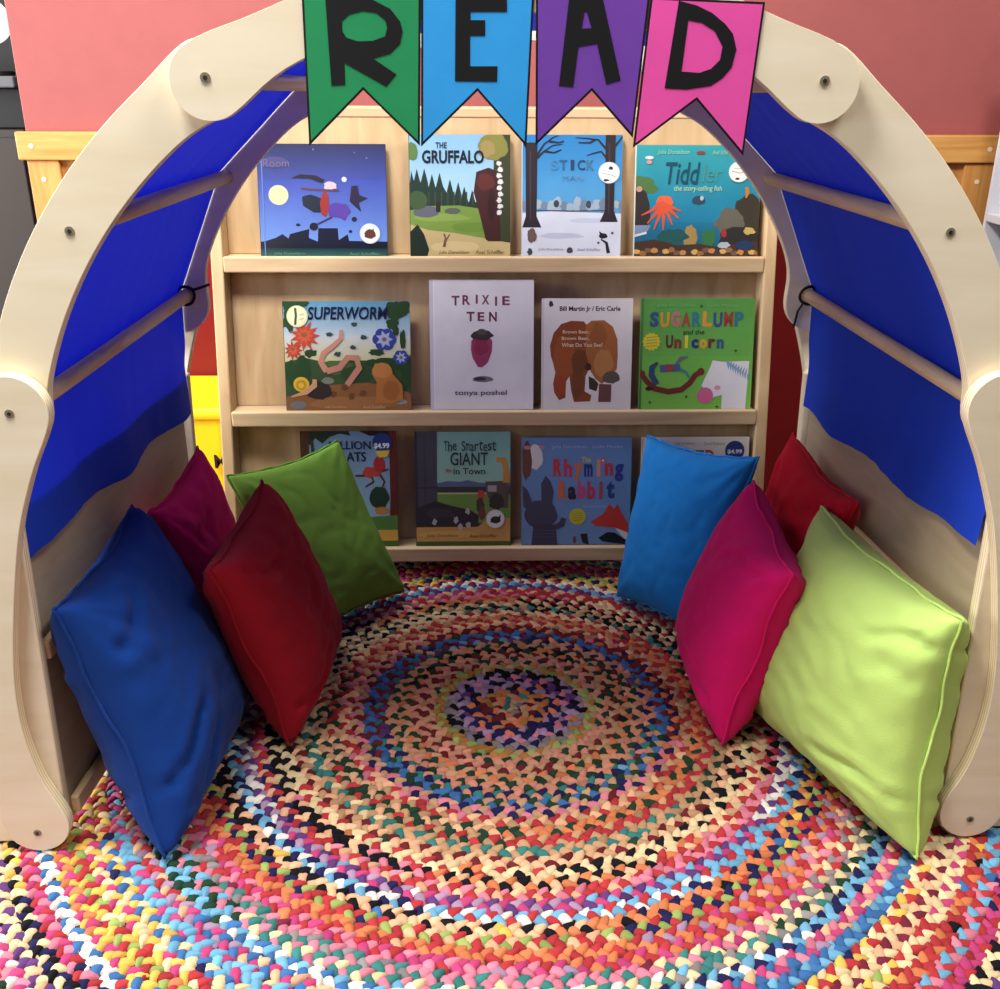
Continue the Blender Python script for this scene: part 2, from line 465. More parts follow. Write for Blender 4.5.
class Art:
    """flat printed shapes drawn in the crop's own units inside a rectangle (x0,y0,x1,y1), y down"""
    def __init__(s, rect): s.rect = rect; s.L = []
    def n(s, q):
        x0, y0, x1, y1 = s.rect
        return (min(1, max(0, (q[0]-x0)/(x1-x0))), min(1, max(0, (y1-q[1])/(y1-y0))))
    def poly(s, pts, c):
        s.L.append(([s.n(q) for q in pts], None, c)); return s
    def rect_(s, x0, y0, x1, y1, c): return s.poly([(x0, y0), (x1, y0), (x1, y1), (x0, y1)], c)
    def ell(s, cx, cy, rx, ry, c, n=28, rot=0):
        return s.poly([(cx+rx*math.cos(a)*math.cos(rot)-ry*math.sin(a)*math.sin(rot), cy+rx*math.cos(a)*math.sin(rot)+ry*math.sin(a)*math.cos(rot)) for a in np.linspace(0, 2*PI, n, endpoint=False)], c)
    def blob(s, cx, cy, rx, ry, c, seed=0, k=.22, n=36):
        return s.poly([(cx+rx*math.cos(a)*(1+k*noise.noise(Vector((math.cos(a)*1.8, math.sin(a)*1.8, seed)))),
                        cy+ry*math.sin(a)*(1+k*noise.noise(Vector((math.cos(a)*1.8, math.sin(a)*1.8, seed+9))))) for a in np.linspace(0, 2*PI, n, endpoint=False)], c)
    def star(s, cx, cy, r0, r1, n, c):
        return s.poly([(cx+(r0 if i % 2 else r1)*math.cos(PI*i/n), cy+(r0 if i % 2 else r1)*math.sin(PI*i/n)) for i in range(2*n)], c)
    def line(s, pts, w, c):
        P = [np.array(q, float) for q in pts]; l, r = [], []
        for i, q in enumerate(P):
            d = P[min(i+1, len(P)-1)]-P[max(i-1, 0)]; d /= np.linalg.norm(d)+1e-9; nn = np.array([-d[1], d[0]])
            wi = w if np.isscalar(w) else w[i]
            l.append(q+nn*wi/2); r.append(q-nn*wi/2)
        return s.poly([tuple(q) for q in l+r[::-1]], c)
    def grad(s, y0, y1, c0, c1, n=10, x0=None, x1=None):
        a = s.rect[0] if x0 is None else x0; b = s.rect[2] if x1 is None else x1
        n *= 2
        for i in range(n):
            t = (i+.5)/n
            s.rect_(a, y0+(y1-y0)*i/n, b, y0+(y1-y0)*(i+1)/n, tuple(int(round(u+(v-u)*t)) for u, v in zip(c0, c1)))
        return s
    def text(s, string, x0, y0, x1, y1, c, bold=0, shear=0):
        v, f = text_tris(string, bold, shear)
        pts = [s.n((x0+(x1-x0)*q[0], y1-(y1-y0)*q[1])) for q in v]
        s.L.append((pts, f, c)); return s
    def letters(s, string, x0, y0, x1, y1, cols, bold=.02, jit=0):
        k = len(string); w = (x1-x0)/k
        for i, ch in enumerate(string):
            if ch == ' ': continue
            j = jit*math.sin(i*2.3)
            wd = w*.86 if ch not in 'iIl1' else w*.4
            lo = y1; hi = y0
            if ch in 'aceimnorsuvwxz': hi = y0+(y1-y0)*.28
            if ch in 'gyp': hi = y0+(y1-y0)*.28; lo = y1+(y1-y0)*.26
            if ch == 'i': hi = y0+(y1-y0)*.02
            s.text(ch, x0+w*i+(w*.9-wd)/2, hi+j, x0+w*i+(w*.9-wd)/2+wd, lo+j, cols[i % len(cols)], bold)
        return s
    def mesh(s, name, w, h, y_face, step=.00002):
        V, F, MI, mats, idx = [], [], [], [], {}
        for li, (pts, f, c) in enumerate(s.L):
            c = tuple(c)
            if c not in idx: idx[c] = len(mats); mats.append(art_mat(c))
            if f is None:
                try: tri = tessellate_polygon([[Vector((q[0]*w, q[1]*h, 0)) for q in pts]])
                except Exception: continue
            else: tri = f
            b = len(V); yy = y_face-.0001-step*li
            V += [((q[0]-.5)*w, yy, q[1]*h) for q in pts]
            for t in tri:
                if len(set(t)) < 3: continue
                a_, b_, c_ = [np.array(pts[t[k]]) for k in (0, 1, 2)]
                ar = (b_[0]-a_[0])*(c_[1]-a_[1])-(b_[1]-a_[1])*(c_[0]-a_[0])
                tt = list(t) if ar > 0 else list(t)[::-1]
                F.append([b+k for k in tt]); MI.append(idx[c])
        return V, F, MI, mats

STK = {}
def round_sticker(parent, w, h, rect, cx, cy, r, yy, base, extra, label):
    a = Art(rect); a.ell(cx, cy, r, r, base, 36)
    extra(a)
    V, F, MI, mats = a.mesh('s', w, h, yy-.0003)
    me = bpy.data.meshes.new('sticker'); me.from_pydata(V, [], F); me.polygons.foreach_set('material_index', MI)
    o = link('sticker', me, mats, parent); o['label'] = label

def book(cx, tier, w, h, art, edge, label, thick=.010, sticker=None, back=(225, 222, 215)):
    zt = TIERS[tier]
    a = -math.atan(.189)
    yb = sl(zt)+.0145+thick+.002
    root = empty('picture_book', (cx, yb, zt+.0006), label, 'book', 'picture books on the display case')
    root.rotation_euler = (a, 0, 0)
    # local frame: front face at y=-thick, back at y=0, bottom z=0
    e = .0012
    em = art_mat(edge); t = .0018
    # printed front cover: board and its picture in one mesh
    V, F, MI, mats = art.mesh('front_cover', w, h, -thick)
    k = len(V); j = len(mats); mats.append(em)
    for x in (-w/2, w/2):
        for yv in (-thick, -thick+t):
            for z in (0, h): V.append((x, yv, z))
    for q in ((0,1,3,2),(4,6,7,5),(0,4,5,1),(2,3,7,6),(0,2,6,4),(1,5,7,3)):
        F.append([k+i for i in q[::-1]]); MI.append(j)
    me = bpy.data.meshes.new('front_cover'); me.from_pydata(V, [], F); me.polygons.foreach_set('material_index', MI)
    fc = link('front_cover', me, mats, root)
    box('pages', -w/2+.002, w/2-.003, -thick+t, -t, .003, h-.003, plain('page_paper', (232, 226, 212), .8), root, bevel=0)
    box('back_cover', -w/2, w/2, -t, 0, 0, h, em, root, bevel=0)
    box('spine', -w/2-.0014, -w/2, -thick, 0, 0, h, em, root, bevel=0)
    if sticker: sticker(fc, w, h, art.rect, -thick-.00002*len(art.L)-.0003)
    return root

WHT = (236, 234, 228); CREAM = (232, 226, 200)
# --- night cover
a = Art((60, 93, 905, 840))
a.grad(93, 330, (40, 46, 84), (62, 74, 150), 8).grad(330, 740, (62, 76, 160), (104, 140, 210), 10)
a.blob(170, 215, 95, 35, (74, 70, 120), 3)
a.poly([(60, 745), (160, 715), (205, 690), (245, 720), (255, 690), (385, 655), (380, 715), (440, 740), (445, 650), (575, 650), (580, 730), (640, 690), (650, 735), (905, 740), (905, 800), (60, 800)], (22, 26, 44))
a.grad(780, 840, (20, 44, 50), (44, 92, 84), 4)
a.rect_(60, 760, 905, 785, (18, 24, 38))
a.ell(190, 430, 66, 66, (200, 200, 170)); a.ell(190, 430, 58, 58, (226, 218, 158))
a.ell(628, 326, 17, 17, (200, 200, 210)); a.ell(628, 326, 10, 10, (245, 245, 240))
# plain coloured clouds where the picture's figures were
a.poly([(345, 440), (400, 425), (470, 450), (472, 545), (420, 545), (350, 500)], (30, 40, 56)); a.poly([(490, 392), (520, 430), (525, 520), (500, 575), (470, 560), (462, 480)], (146, 50, 44))
a.poly([(515, 500), (560, 480), (640, 490), (668, 540), (640, 570), (625, 600), (590, 580), (560, 575), (520, 570)], (84, 62, 150)); a.poly([(675, 370), (715, 365), (725, 430), (780, 450), (720, 480), (735, 540), (690, 500), (660, 470)], (44, 38, 60))
a.poly([(275, 318), (340, 292), (440, 300), (500, 330), (480, 350), (400, 322), (330, 318)], (34, 34, 46)); a.blob(535, 370, 40, 30, (196, 176, 190), 7, .4); a.line([(340, 385), (400, 392), (590, 400)], 12, (90, 60, 70)); a.line([(405, 640), (470, 610), (540, 575)], 12, (60, 50, 80))
a.ell(312, 628, 14, 10, (30, 30, 50)); a.ell(688, 590, 18, 16, (34, 34, 60)); a.ell(660, 672, 12, 10, (34, 34, 60)); a.blob(415, 640, 28, 26, (28, 28, 40), 4)
a.star(780, 185, 4, 10, 5, (120, 120, 160)); a.star(430, 130, 4, 8, 5, (120, 120, 150)); a.star(700, 150, 3, 7, 5, (110, 110, 140))
a.text('Room', 95, 195, 270, 245, (104, 98, 140), 0, .1)
a.text('Julia Donaldson', 145, 812, 350, 832, (96, 140, 120)); a.text('Axel Scheffler', 650, 812, 850, 832, (96, 140, 120))
a.rect_(84, 93, 90, 840, (96, 130, 200))
def s1(p, w, h, rect, yy):
    round_sticker(p, w, h, rect, 790, 686, 68, yy, (206, 212, 222), lambda q: (q.ell(790, 686, 58, 58, (222, 226, 232)), q.blob(790, 690, 38, 30, (96, 54, 44), 3, .4), q.poly([(770, 668), (785, 655), (800, 664), (818, 650), (812, 690)], (96, 54, 44))), 'white round award sticker with a brown shape')
book(-.366, 0, .269, .230, a, (34, 44, 90), 'picture book with moonlit night blue cover and round white sticker', .009, s1)
# --- forest cover
a = Art((110, 72, 812, 930))
a.grad(72, 540, (128, 172, 208), (160, 196, 214), 10)
tr = [(110, 330)]
for i, (x, yy) in enumerate(((120, 320), (160, 310), (212, 305), (265, 345), (318, 335), (390, 380), (448, 400), (490, 430), (545, 455))):
    tr += [(x-24, yy+95), (x, yy), (x+24, yy+95)]
a.poly(tr+[(620, 520), (620, 590), (110, 620)], (34, 54, 44))
for x in range(150, 560, 44): a.rect_(x, 470, x+9, 570, (64, 66, 52))
a.poly([(110, 600), (250, 570), (450, 565), (620, 590), (812, 640), (812, 800), (110, 800)], (112, 140, 62))
a.blob(330, 650, 190, 30, (128, 152, 74), 2); a.blob(560, 720, 170, 34, (100, 132, 56), 5)
a.blob(220, 610, 90, 40, (92, 92, 104), 3); a.blob(405, 605, 56, 22, (86, 90, 84), 4); a.rect_(290, 540, 322, 612, (38, 40, 34))
a.blob(165, 530, 70, 62, (60, 84, 50), 6)
a.poly([(110, 700), (240, 740), (430, 762), (640, 800), (812, 830), (812, 930), (110, 930)], (186, 166, 118))
a.blob(420, 860, 180, 40, (198, 180, 132), 8)
a.poly([(110, 750), (160, 700), (205, 770), (240, 880), (225, 930), (110, 930)], (30, 44, 34))
a.blob(130, 190, 40, 60, (84, 116, 64), 1)
# plain brown tree trunk at the right of the meadow
a.poly([(700, 72), (812, 72), (812, 820), (650, 820), (690, 640)], (58, 62, 40))
a.poly([(575, 330), (660, 300), (735, 330), (745, 820), (640, 810), (600, 640), (556, 470)], (64, 36, 34))
a.blob(640, 400, 62, 60, (86, 44, 38), 2, .2); a.blob(680, 560, 26, 110, (52, 30, 30), 4)
a.blob(690, 155, 105, 90, (126, 124, 62), 3, .3); a.blob(655, 170, 50, 60, (150, 132, 80), 7, .3)
for i in range(9): a.blob(735+(i % 2)*8, 270+i*43, 19, 17, (206, 206, 206), i, .5)
a.line([(345, 765), (355, 800), (340, 860)], 12, (110, 84, 60)); a.line([(385, 770), (360, 810), (350, 860)], 9, (110, 84, 60))
a.text('THE', 293, 126, 370, 168, (24, 34, 40), .02); a.text('GRUFFALO', 198, 180, 628, 272, (22, 32, 40), .03)
a.text('Julia Donaldson', 305, 885, 520, 916, (90, 64, 36), 0, .2); a.text('Axel Scheffler', 565, 882, 772, 912, (90, 64, 36), 0, .2)
book(-.075, 0, .213, .250, a, (70, 84, 60), 'picture book with pine forest and green meadow cover, on the top tier', .006)
# --- snowy cover
a = Art((50, 75, 750, 940))
a.grad(75, 640, (44, 122, 186), (92, 156, 200), 10)
for i in range(16): a.blob(70+i*46, 575+12*math.sin(i*2.1), 30, 40+16*math.sin(i*1.7), (156, 172, 188) if i % 3 else (110, 128, 148), i, .4)
a.poly([(50, 625), (250, 615), (520, 622), (750, 630), (750, 940), (50, 940)], (206, 210, 226))
a.blob(330, 790, 150, 22, (180, 186, 210), 2); a.blob(520, 680, 140, 18, (190, 196, 216), 4)
a.line([(120, 606), (400, 612), (640, 608)], 8, (70, 72, 84)); a.ell(290, 560, 20, 26, (60, 66, 80)); a.ell(518, 565, 18, 28, (66, 70, 84))
for tx, tw, y0, y1 in ((112, 92, 130, 730), (665, 78, 75, 690)):
    a.poly([(tx-tw*.45, y0), (tx+tw*.45, y0), (tx+tw*.42, y1-80), (tx+tw*.8, y1), (tx-tw*.85, y1), (tx-tw*.4, y1-80)], (46, 40, 44))
    a.line([(tx-8, y0+60), (tx-4, y1-60)], 10, (66, 58, 60))
for pts in ([(130, 260), (200, 190), (260, 150), (330, 140)], [(150, 220), (200, 140), (260, 95), (300, 80)], [(200, 190), (270, 200), (320, 180)], [(230, 120), (300, 130), (340, 120)], [(90, 190), (60, 140), (55, 80)],
            [(640, 180), (580, 110), (500, 100), (420, 95)], [(640, 240), (600, 190), (540, 205), (500, 220)], [(560, 105), (520, 130), (440, 130)], [(690, 160), (730, 110), (745, 85)]):
    a.line(pts, [16, 11, 8, 5][:len(pts)], (46, 40, 44))
a.line([(610, 815), (650, 840), (665, 915)], [10, 20, 26], (40, 36, 40)); a.blob(625, 790, 30, 20, (34, 32, 40), 2); a.poly([(600, 780), (596, 756), (625, 775)], (34, 32, 40))
a.blob(118, 790, 34, 52, (104, 84, 78), 5, .4); a.blob(388, 895, 22, 20, (70, 66, 80), 3, .5); a.blob(105, 905, 20, 22, (60, 70, 70), 6, .5); a.ell(690, 770, 10, 10, (90, 90, 110)); a.ell(592, 840, 9, 10, (90, 90, 110))
a.letters('STICK', 245, 250, 560, 322, [(70, 130, 176), (50, 96, 140), (38, 66, 104), (40, 70, 106), (66, 110, 150)], .02)
a.letters('MAN', 330, 362, 480, 398, [(84, 128, 168), (74, 110, 150), (90, 134, 170)], .0)
a.text('Julia Donaldson', 165, 878, 345, 900, (130, 140, 170)); a.text('Axel Scheffler', 440, 878, 610, 900, (130, 140, 170))
def s3(p, w, h, rect, yy):
    round_sticker(p, w, h, rect, 658, 340, 76, yy, (190, 206, 214), lambda q: (q.ell(658, 340, 68, 68, (238, 238, 234)), q.blob(670, 308, 16, 12, (50, 50, 54), 1, .4), q.line([(612, 345), (660, 352), (705, 368)], 6, (150, 150, 150)), q.line([(625, 325), (668, 332)], 5, (170, 170, 170)), q.blob(640, 393, 20, 9, (50, 50, 54), 2, .4)), 'white round award sticker')
book(.1635, 0, .212, .250, a, (200, 206, 220), 'picture book with blue sky and snowy bare trees cover, on the top tier', .008, s3)
# --- sea cover
a = Art((55, 108, 935, 880))
a.grad(108, 640, (52, 156, 164), (28, 118, 156), 10).grad(640, 880, (28, 112, 146), (24, 84, 112), 4)
a.blob(110, 390, 90, 70, (76, 112, 66), 2, .4); a.blob(70, 560, 90, 150, (52, 46, 44), 3, .3)
a.blob(860, 600, 110, 150, (60, 54, 46), 5, .35); a.blob(730, 640, 110, 90, (98, 94, 84), 6, .35); a.blob(800, 760, 140, 90, (46, 44, 44), 7, .3)
a.blob(580, 750, 55, 60, (48, 110, 64), 8, .5); a.blob(450, 740, 46, 80, (160, 132, 78), 9, .4); a.blob(320, 740, 110, 50, (36, 84, 84), 4, .4)
a.poly([(55, 780), (200, 760), (360, 800), (520, 790), (640, 810), (935, 770), (935, 880), (55, 880)], (70, 50, 40))
for i in range(22): a.blob(75+i*41, 845+14*math.sin(i*1.9), 26, 17, ((206, 164, 92), (150, 104, 60), (110, 88, 74), (190, 130, 70), (60, 56, 66))[i % 5], i, .4)
a.poly([(55, 660), (170, 660), (150, 700), (55, 740)], (120, 136, 166)); a.line([(55, 735), (140, 712)], 16, (206, 212, 220))
a.blob(870, 700, 40, 26, (190, 164, 92), 2, .4); a.blob(690, 800, 44, 22, (170, 180, 196), 4, .4); a.blob(840, 800, 70, 30, (36, 56, 92), 5, .4); a.blob(690, 715, 20, 30, (150, 50, 60), 1, .4)
# branching orange coral
a.blob(262, 495, 58, 40, (222, 96, 62), 2, .15)
for ang, ln in ((-150, 160), (-125, 170), (-105, 190), (-85, 190), (-62, 170), (-40, 160), (-20, 150)):
    r_ = math.radians(-ang); x1 = 240+ln*math.cos(r_); yv = 515+ln*.95*math.sin(r_)
    a.line([(235, 505), ((235+x1)/2+12, (515+yv)/2), (x1, yv)], [34, 22, 8], (206, 84, 56))
a.blob(500, 485, 46, 28, (44, 70, 88), 3, .3); a.ell(523, 472, 13, 16, (176, 186, 186)); a.ell(505, 160, 32, 12, (140, 60, 66)); a.ell(145, 195, 30, 12, (220, 214, 216)); a.ell(145, 225, 20, 14, (196, 150, 146))
a.line([(835, 395), (845, 430), (835, 470)], [22, 30, 10], (190, 120, 60)); a.ell(80, 410, 22, 20, (190, 140, 120))
a.text('Tidd', 262, 225, 505, 375, (24, 74, 96), .012, .18); a.text('ler', 520, 240, 660, 360, (72, 142, 138), -.004, .18)
a.text('the story-telling fish', 325, 385, 662, 432, (176, 212, 170), 0, .1)
a.text('Julia Donaldson', 200, 140, 425, 178, (150, 206, 180), 0, .2); a.text('Axel Scheffler', 585, 140, 730, 172, (150, 206, 180), 0, .2)
def s4(p, w, h, rect, yy):
    round_sticker(p, w, h, rect, 777, 290, 72, yy, (214, 226, 218), lambda q: (q.ell(777, 290, 64, 64, (240, 240, 232)), q.blob(768, 338, 16, 8, (50, 50, 50), 1, .4), q.line([(725, 285), (780, 298), (820, 290)], 8, (200, 160, 140)), q.line([(740, 265), (800, 270)], 5, (170, 170, 170)), q.ell(790, 252, 12, 8, (120, 100, 90))), 'white round award sticker')
book(.4335, 0, .268, .230, a, (226, 228, 222), 'picture book with teal undersea cover and orange coral', .009, s4)
# --- garden cover
a = Art((60, 65, 942, 818))
a.grad(65, 300, (92, 150, 186), (190, 206, 220), 8).grad(300, 520, (200, 208, 214), (214, 206, 150), 6)
a.poly([(60, 480), (200, 450), (330, 480), (460, 470), (640, 470), (942, 440), (942, 700), (60, 700)], (58, 84, 50))
a.blob(430, 520, 120, 50, (84, 110, 62), 2); a.blob(560, 570, 120, 60, (50, 74, 46), 4)
a.poly([(60, 720), (240, 690), (380, 640), (640, 625), (780, 650), (942, 700), (942, 818), (60, 818)], (140, 94, 58))
a.blob(520, 770, 300, 46, (156, 108, 68), 4)
for x, yy in ((390, 705), (520, 720), (600, 700), (470, 660)): a.blob(x, yy, 24, 22, (110, 70, 44), x, .5)
a.blob(290, 680, 90, 60, (56, 46, 46), 3, .3); a.blob(355, 610, 46, 22, (126, 132, 120), 6); a.blob(140, 780, 60, 28, (110, 116, 124), 8); a.blob(865, 758, 46, 20, (140, 146, 150), 9)
for q in ((110, 90, 70, 40), (200, 80, 40, 26), (95, 190, 40, 80), (95, 560, 60, 80), (180, 540, 60, 90), (240, 420, 40, 30), (835, 130, 60, 70), (900, 110, 40, 60), (820, 220, 40, 40), (840, 260, 22, 40), (890, 330, 20, 70), (760, 480, 60, 30), (690, 490, 70, 30), (700, 415, 50, 24), (910, 560, 40, 110), (840, 500, 60, 40)):
    a.blob(*q, (44, 72, 42), q[0], .5)
for cx, cy, r_, c, c2 in ((205, 300, 108, (196, 76, 54), (150, 96, 60)), (120, 400, 70, (184, 70, 52), (150, 90, 54))):
    a.star(cx, cy, r_*.55, r_, 11, c); a.star(cx, cy, r_*.3, r_*.6, 9, (214, 98, 70)); a.ell(cx-5, cy-8, r_*.22, r_*.16, c2)
for cx, cy, r_ in ((760, 325, 84), (875, 450, 56)):
    for i in range(6): a.ell(cx+r_*.52*math.cos(i*PI/3), cy+r_*.48*math.sin(i*PI/3), r_*.48, r_*.46, (52, 70, 150))
    a.star(cx, cy, r_*.4, r_*.74, 7, (166, 178, 216)); a.ell(cx, cy, r_*.2, r_*.18, (120, 100, 96))
for x, yy in ((375, 290), (552, 220), (618, 310), (540, 380), (430, 425)): a.blob(x, yy, 22, 15, (56, 76, 80), x, .6)
a.ell(168, 635, 56, 52, (222, 182, 58)); a.ell(168, 640, 38, 36, (196, 146, 44)); a.ell(166, 642, 20, 19, (224, 186, 70))
a.line([(95, 722), (200, 690), (262, 640), (262, 600)], [10, 34, 40, 30], (206, 158, 124))
a.line([(460, 260), (455, 320), (400, 370), (330, 420), (310, 480), (350, 545)], [22, 30, 34, 38, 40, 44], (204, 142, 122))     # plain pink garden path
a.line([(350, 545), (440, 520), (500, 450), (560, 450), (580, 520), (490, 640)], [44, 44, 44, 44, 44, 40], (198, 136, 116))
a.poly([(690, 760), (700, 620), (665, 560), (690, 490), (760, 490), (820, 570), (880, 640), (885, 745), (800, 770)], (176, 112, 58)); a.blob(740, 540, 70, 50, (192, 128, 70), 3, .3); a.blob(800, 680, 60, 70, (158, 98, 50), 4, .2)
a.text('SUPERWORM', 230, 102, 788, 190, (22, 30, 64), .02, .14)
a.text('Julia Donaldson', 330, 785, 480, 805, (200, 170, 130)); a.text('Axel Scheffler', 600, 785, 760, 805, (200, 170, 130))
def s5(p, w, h, rect, yy):
    round_sticker(p, w, h, rect, 158, 167, 74, yy, (222, 226, 176), lambda q: (q.ell(158, 167, 64, 64, (236, 236, 196)), q.line([(146, 110), (150, 160), (142, 225)], 16, (60, 84, 64)), q.line([(175, 160), (205, 150)], 5, (170, 170, 130)), q.line([(175, 190), (205, 180)], 5, (170, 170, 130))), 'pale yellow round award sticker')
book(-.3235, 1, .274, .237, a, (64, 84, 70), 'picture book with red and blue flower garden cover and yellow snail shell', .008, s5)
# --- white cover with pink berry
a = Art((40, 45, 762, 955))
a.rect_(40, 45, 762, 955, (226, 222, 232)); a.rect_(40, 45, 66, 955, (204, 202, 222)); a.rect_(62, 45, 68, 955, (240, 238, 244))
cm = (110, 52, 76)
for ch, x0, x1, y0, yv in (('T', 190, 246, 155, 222), ('R', 266, 320, 150, 218), ('I', 358, 372, 148, 210), ('X', 400, 452, 150, 215), ('I', 492, 506, 160, 225), ('E', 542, 594, 157, 220), ('T', 294, 350, 265, 332), ('E', 370, 418, 268, 330), ('N', 450, 504, 266, 334)):
    a.text(ch, x0, y0, x1, yv, cm, .03)
a.poly([(325, 470), (345, 440), (400, 425), (450, 440), (472, 470), (470, 540), (440, 620), (400, 655), (370, 650), (335, 590), (322, 530)], (158, 62, 98)); a.blob(395, 510, 50, 60, (140, 48, 84), 2, .2)
a.blob(395, 430, 78, 34, (62, 54, 60), 4, .4); a.blob(400, 405, 40, 18, (84, 78, 78), 6, .4)
a.blob(405, 738, 74, 20, (120, 116, 124), 3, .3); a.blob(385, 735, 44, 14, (60, 56, 62), 5, .3)
a.text('tonya poshel', 205, 815, 575, 862, (92, 88, 104), .02)
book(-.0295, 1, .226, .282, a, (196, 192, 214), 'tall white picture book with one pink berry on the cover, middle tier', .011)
# --- white cover with brown shapes
a = Art((50, 72, 768, 945))
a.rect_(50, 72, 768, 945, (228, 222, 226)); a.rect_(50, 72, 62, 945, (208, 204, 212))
a.blob(118, 115, 17, 24, (52, 66, 50), 2, .4)
a.text('Bill Martin Jr / Eric Carle', 186, 132, 668, 180, (34, 32, 48), .03)
# two plain brown haystack mounds on stumps
a.poly([(160, 640), (120, 520), (112, 440), (140, 340), (200, 270), (280, 245), (380, 250), (420, 300), (440, 520), (420, 640), (400, 680), (395, 800), (450, 830), (440, 880), (310, 885), (285, 790), (270, 680), (245, 720), (240, 850), (190, 870), (150, 810), (140, 740)], (140, 72, 42))
a.blob(230, 540, 90, 180, (156, 82, 46), 2, .2); a.blob(340, 720, 50, 140, (116, 66, 42), 5, .2); a.blob(195, 760, 42, 90, (158, 70, 42), 7, .15); a.blob(350, 560, 70, 90, (112, 66, 42), 8, .3)
a.poly([(395, 280), (440, 245), (540, 240), (610, 290), (650, 390), (655, 520), (650, 620), (600, 700), (530, 740), (480, 700), (440, 640), (400, 500)], (164, 100, 56))
a.blob(540, 580, 78, 110, (182, 124, 74), 4, .2); a.blob(500, 360, 70, 90, (150, 88, 52), 6, .3)
a.poly([(425, 680), (470, 700), (505, 740), (490, 800), (430, 780)], (64, 54, 46)); a.poly([(510, 740), (610, 745), (608, 885), (505, 885)], (110, 72, 74)); a.blob(605, 690, 70, 46, (92, 84, 74), 3, .3); a.blob(420, 605, 26, 28, (60, 42, 34), 1, .3)
a.text('Brown Bear,', 212, 318, 425, 348, (222, 200, 176), .02); a.text('Brown Bear,', 205, 368, 425, 398, (222, 200, 176), .02); a.text('What Do You See?', 205, 418, 532, 448, (222, 200, 176), .02)
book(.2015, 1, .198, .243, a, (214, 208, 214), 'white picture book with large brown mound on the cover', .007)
# --- green cover
a = Art((85, 50, 925, 878))
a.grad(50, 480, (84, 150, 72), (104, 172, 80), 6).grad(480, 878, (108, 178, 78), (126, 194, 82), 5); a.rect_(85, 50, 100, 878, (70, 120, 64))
a.letters('SUGARLUMP', 146, 150, 852, 262, [(52, 84, 128), (206, 148, 58), (190, 110, 120), (150, 76, 66), (50, 120, 132), (214, 150, 58), (52, 76, 130), (146, 62, 50), (44, 112, 124)], .05, 4)
a.text('and the', 395, 280, 556, 318, (44, 66, 48), .02, .15)
a.letters('Unicorn', 270, 322, 712, 420, [(96, 46, 48), (120, 62, 44), (214, 200, 60), (56, 50, 110), (214, 160, 50), (110, 44, 60), (50, 90, 120)], .05, 2)
a.star(165, 370, 58, 70, 14, (212, 200, 66))
for i in range(4): a.line([(125, 340+i*22), (205, 332+i*22)], 5, (150, 150, 50))
a.line([(95, 612), (140, 670), (200, 722), (300, 745), (400, 730), (460, 680), (500, 620), (545, 590)], [44, 40, 44, 44, 44, 42, 42, 40], (112, 48, 40)); a.ell(98, 608, 28, 26, (112, 48, 40)); a.ell(540, 594, 27, 28, (112, 48, 40)); a.blob(160, 722, 32, 16, (64, 34, 32), 2)
a.poly([(230, 545), (380, 535), (390, 590), (235, 600)], (70, 92, 134)); a.rect_(275, 538, 330, 592, (150, 62, 72)); a.line([(215, 690), (170, 620), (175, 560), (215, 525)], [40, 46, 44, 20], (54, 72, 110)); a.line([(385, 580), (430, 600), (455, 640)], [24, 20, 16], (72, 128, 128)); a.line([(350, 540), (385, 495), (440, 480)], [14, 30, 10], (104, 104, 124))
a.poly([(705, 878), (705, 770), (640, 790), (548, 700), (610, 560), (625, 510), (700, 520), (900, 515), (885, 878)], (224, 222, 232))        # white snowy hill
a.ell(578, 775, 62, 62, (208, 104, 150)); a.ell(670, 716, 24, 18, (214, 150, 180))
for i in range(9): a.poly([(725+i*20, 515+i*14), (750+i*20, 510+i*8), (748+i*18, 585+i*10)], (128, 158, 196))
for x, yy in ((525, 108), (795, 438), (165, 826), (438, 784), (672, 860)): a.star(x, yy, 6, 18, 4, (40, 74, 44))
a.text('Julia Donaldson', 200, 92, 480, 118, (120, 176, 110)); a.text('Lydia Monks', 570, 92, 800, 118, (120, 176, 110))
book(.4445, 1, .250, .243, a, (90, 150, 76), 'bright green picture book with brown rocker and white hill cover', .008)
# --- treetop cover, lower tier left
a = Art((65, 90, 935, 1136))
a.grad(90, 1136, (104, 134, 168), (150, 178, 198), 8)
a.poly([(65, 90), (500, 90), (520, 130), (420, 110), (330, 140), (260, 200), (200, 150), (150, 210), (65, 180)], (28, 40, 36)); a.poly([(600, 90), (935, 90), (935, 160), (800, 130), (690, 130)], (30, 28, 34))
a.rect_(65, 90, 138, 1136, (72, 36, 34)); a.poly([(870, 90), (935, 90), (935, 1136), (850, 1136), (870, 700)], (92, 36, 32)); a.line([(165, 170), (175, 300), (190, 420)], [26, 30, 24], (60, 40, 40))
a.blob(700, 460, 78, 50, (176, 62, 52), 2, .3); a.blob(775, 390, 55, 72, (160, 46, 46), 3, .3)                    # plain red leaves
a.line([(555, 490), (640, 490)], 20, (70, 40, 44)); a.line([(700, 500), (720, 545), (645, 590)], 18, (84, 42, 46)); a.line([(780, 480), (820, 545), (800, 590)], 18, (84, 42, 46)); a.line([(800, 450), (860, 430)], 16, (84, 42, 46))
a.blob(765, 690, 90, 100, (34, 58, 46), 4, .2); a.blob(790, 810, 70, 36, (180, 124, 66), 5, .3); a.blob(230, 310, 40, 50, (120, 62, 54), 6, .3)
a.poly([(65, 900), (935, 850), (935, 1136), (65, 1136)], (84, 120, 62)); a.rect_(65, 985, 935, 1085, (206, 160, 70)); a.rect_(65, 1085, 935, 1136, (70, 98, 50))
a.text('MILLION', 320, 178, 700, 252, (34, 42, 60), .01); a.text('ATS', 475, 275, 655, 362, (34, 42, 60), .02)
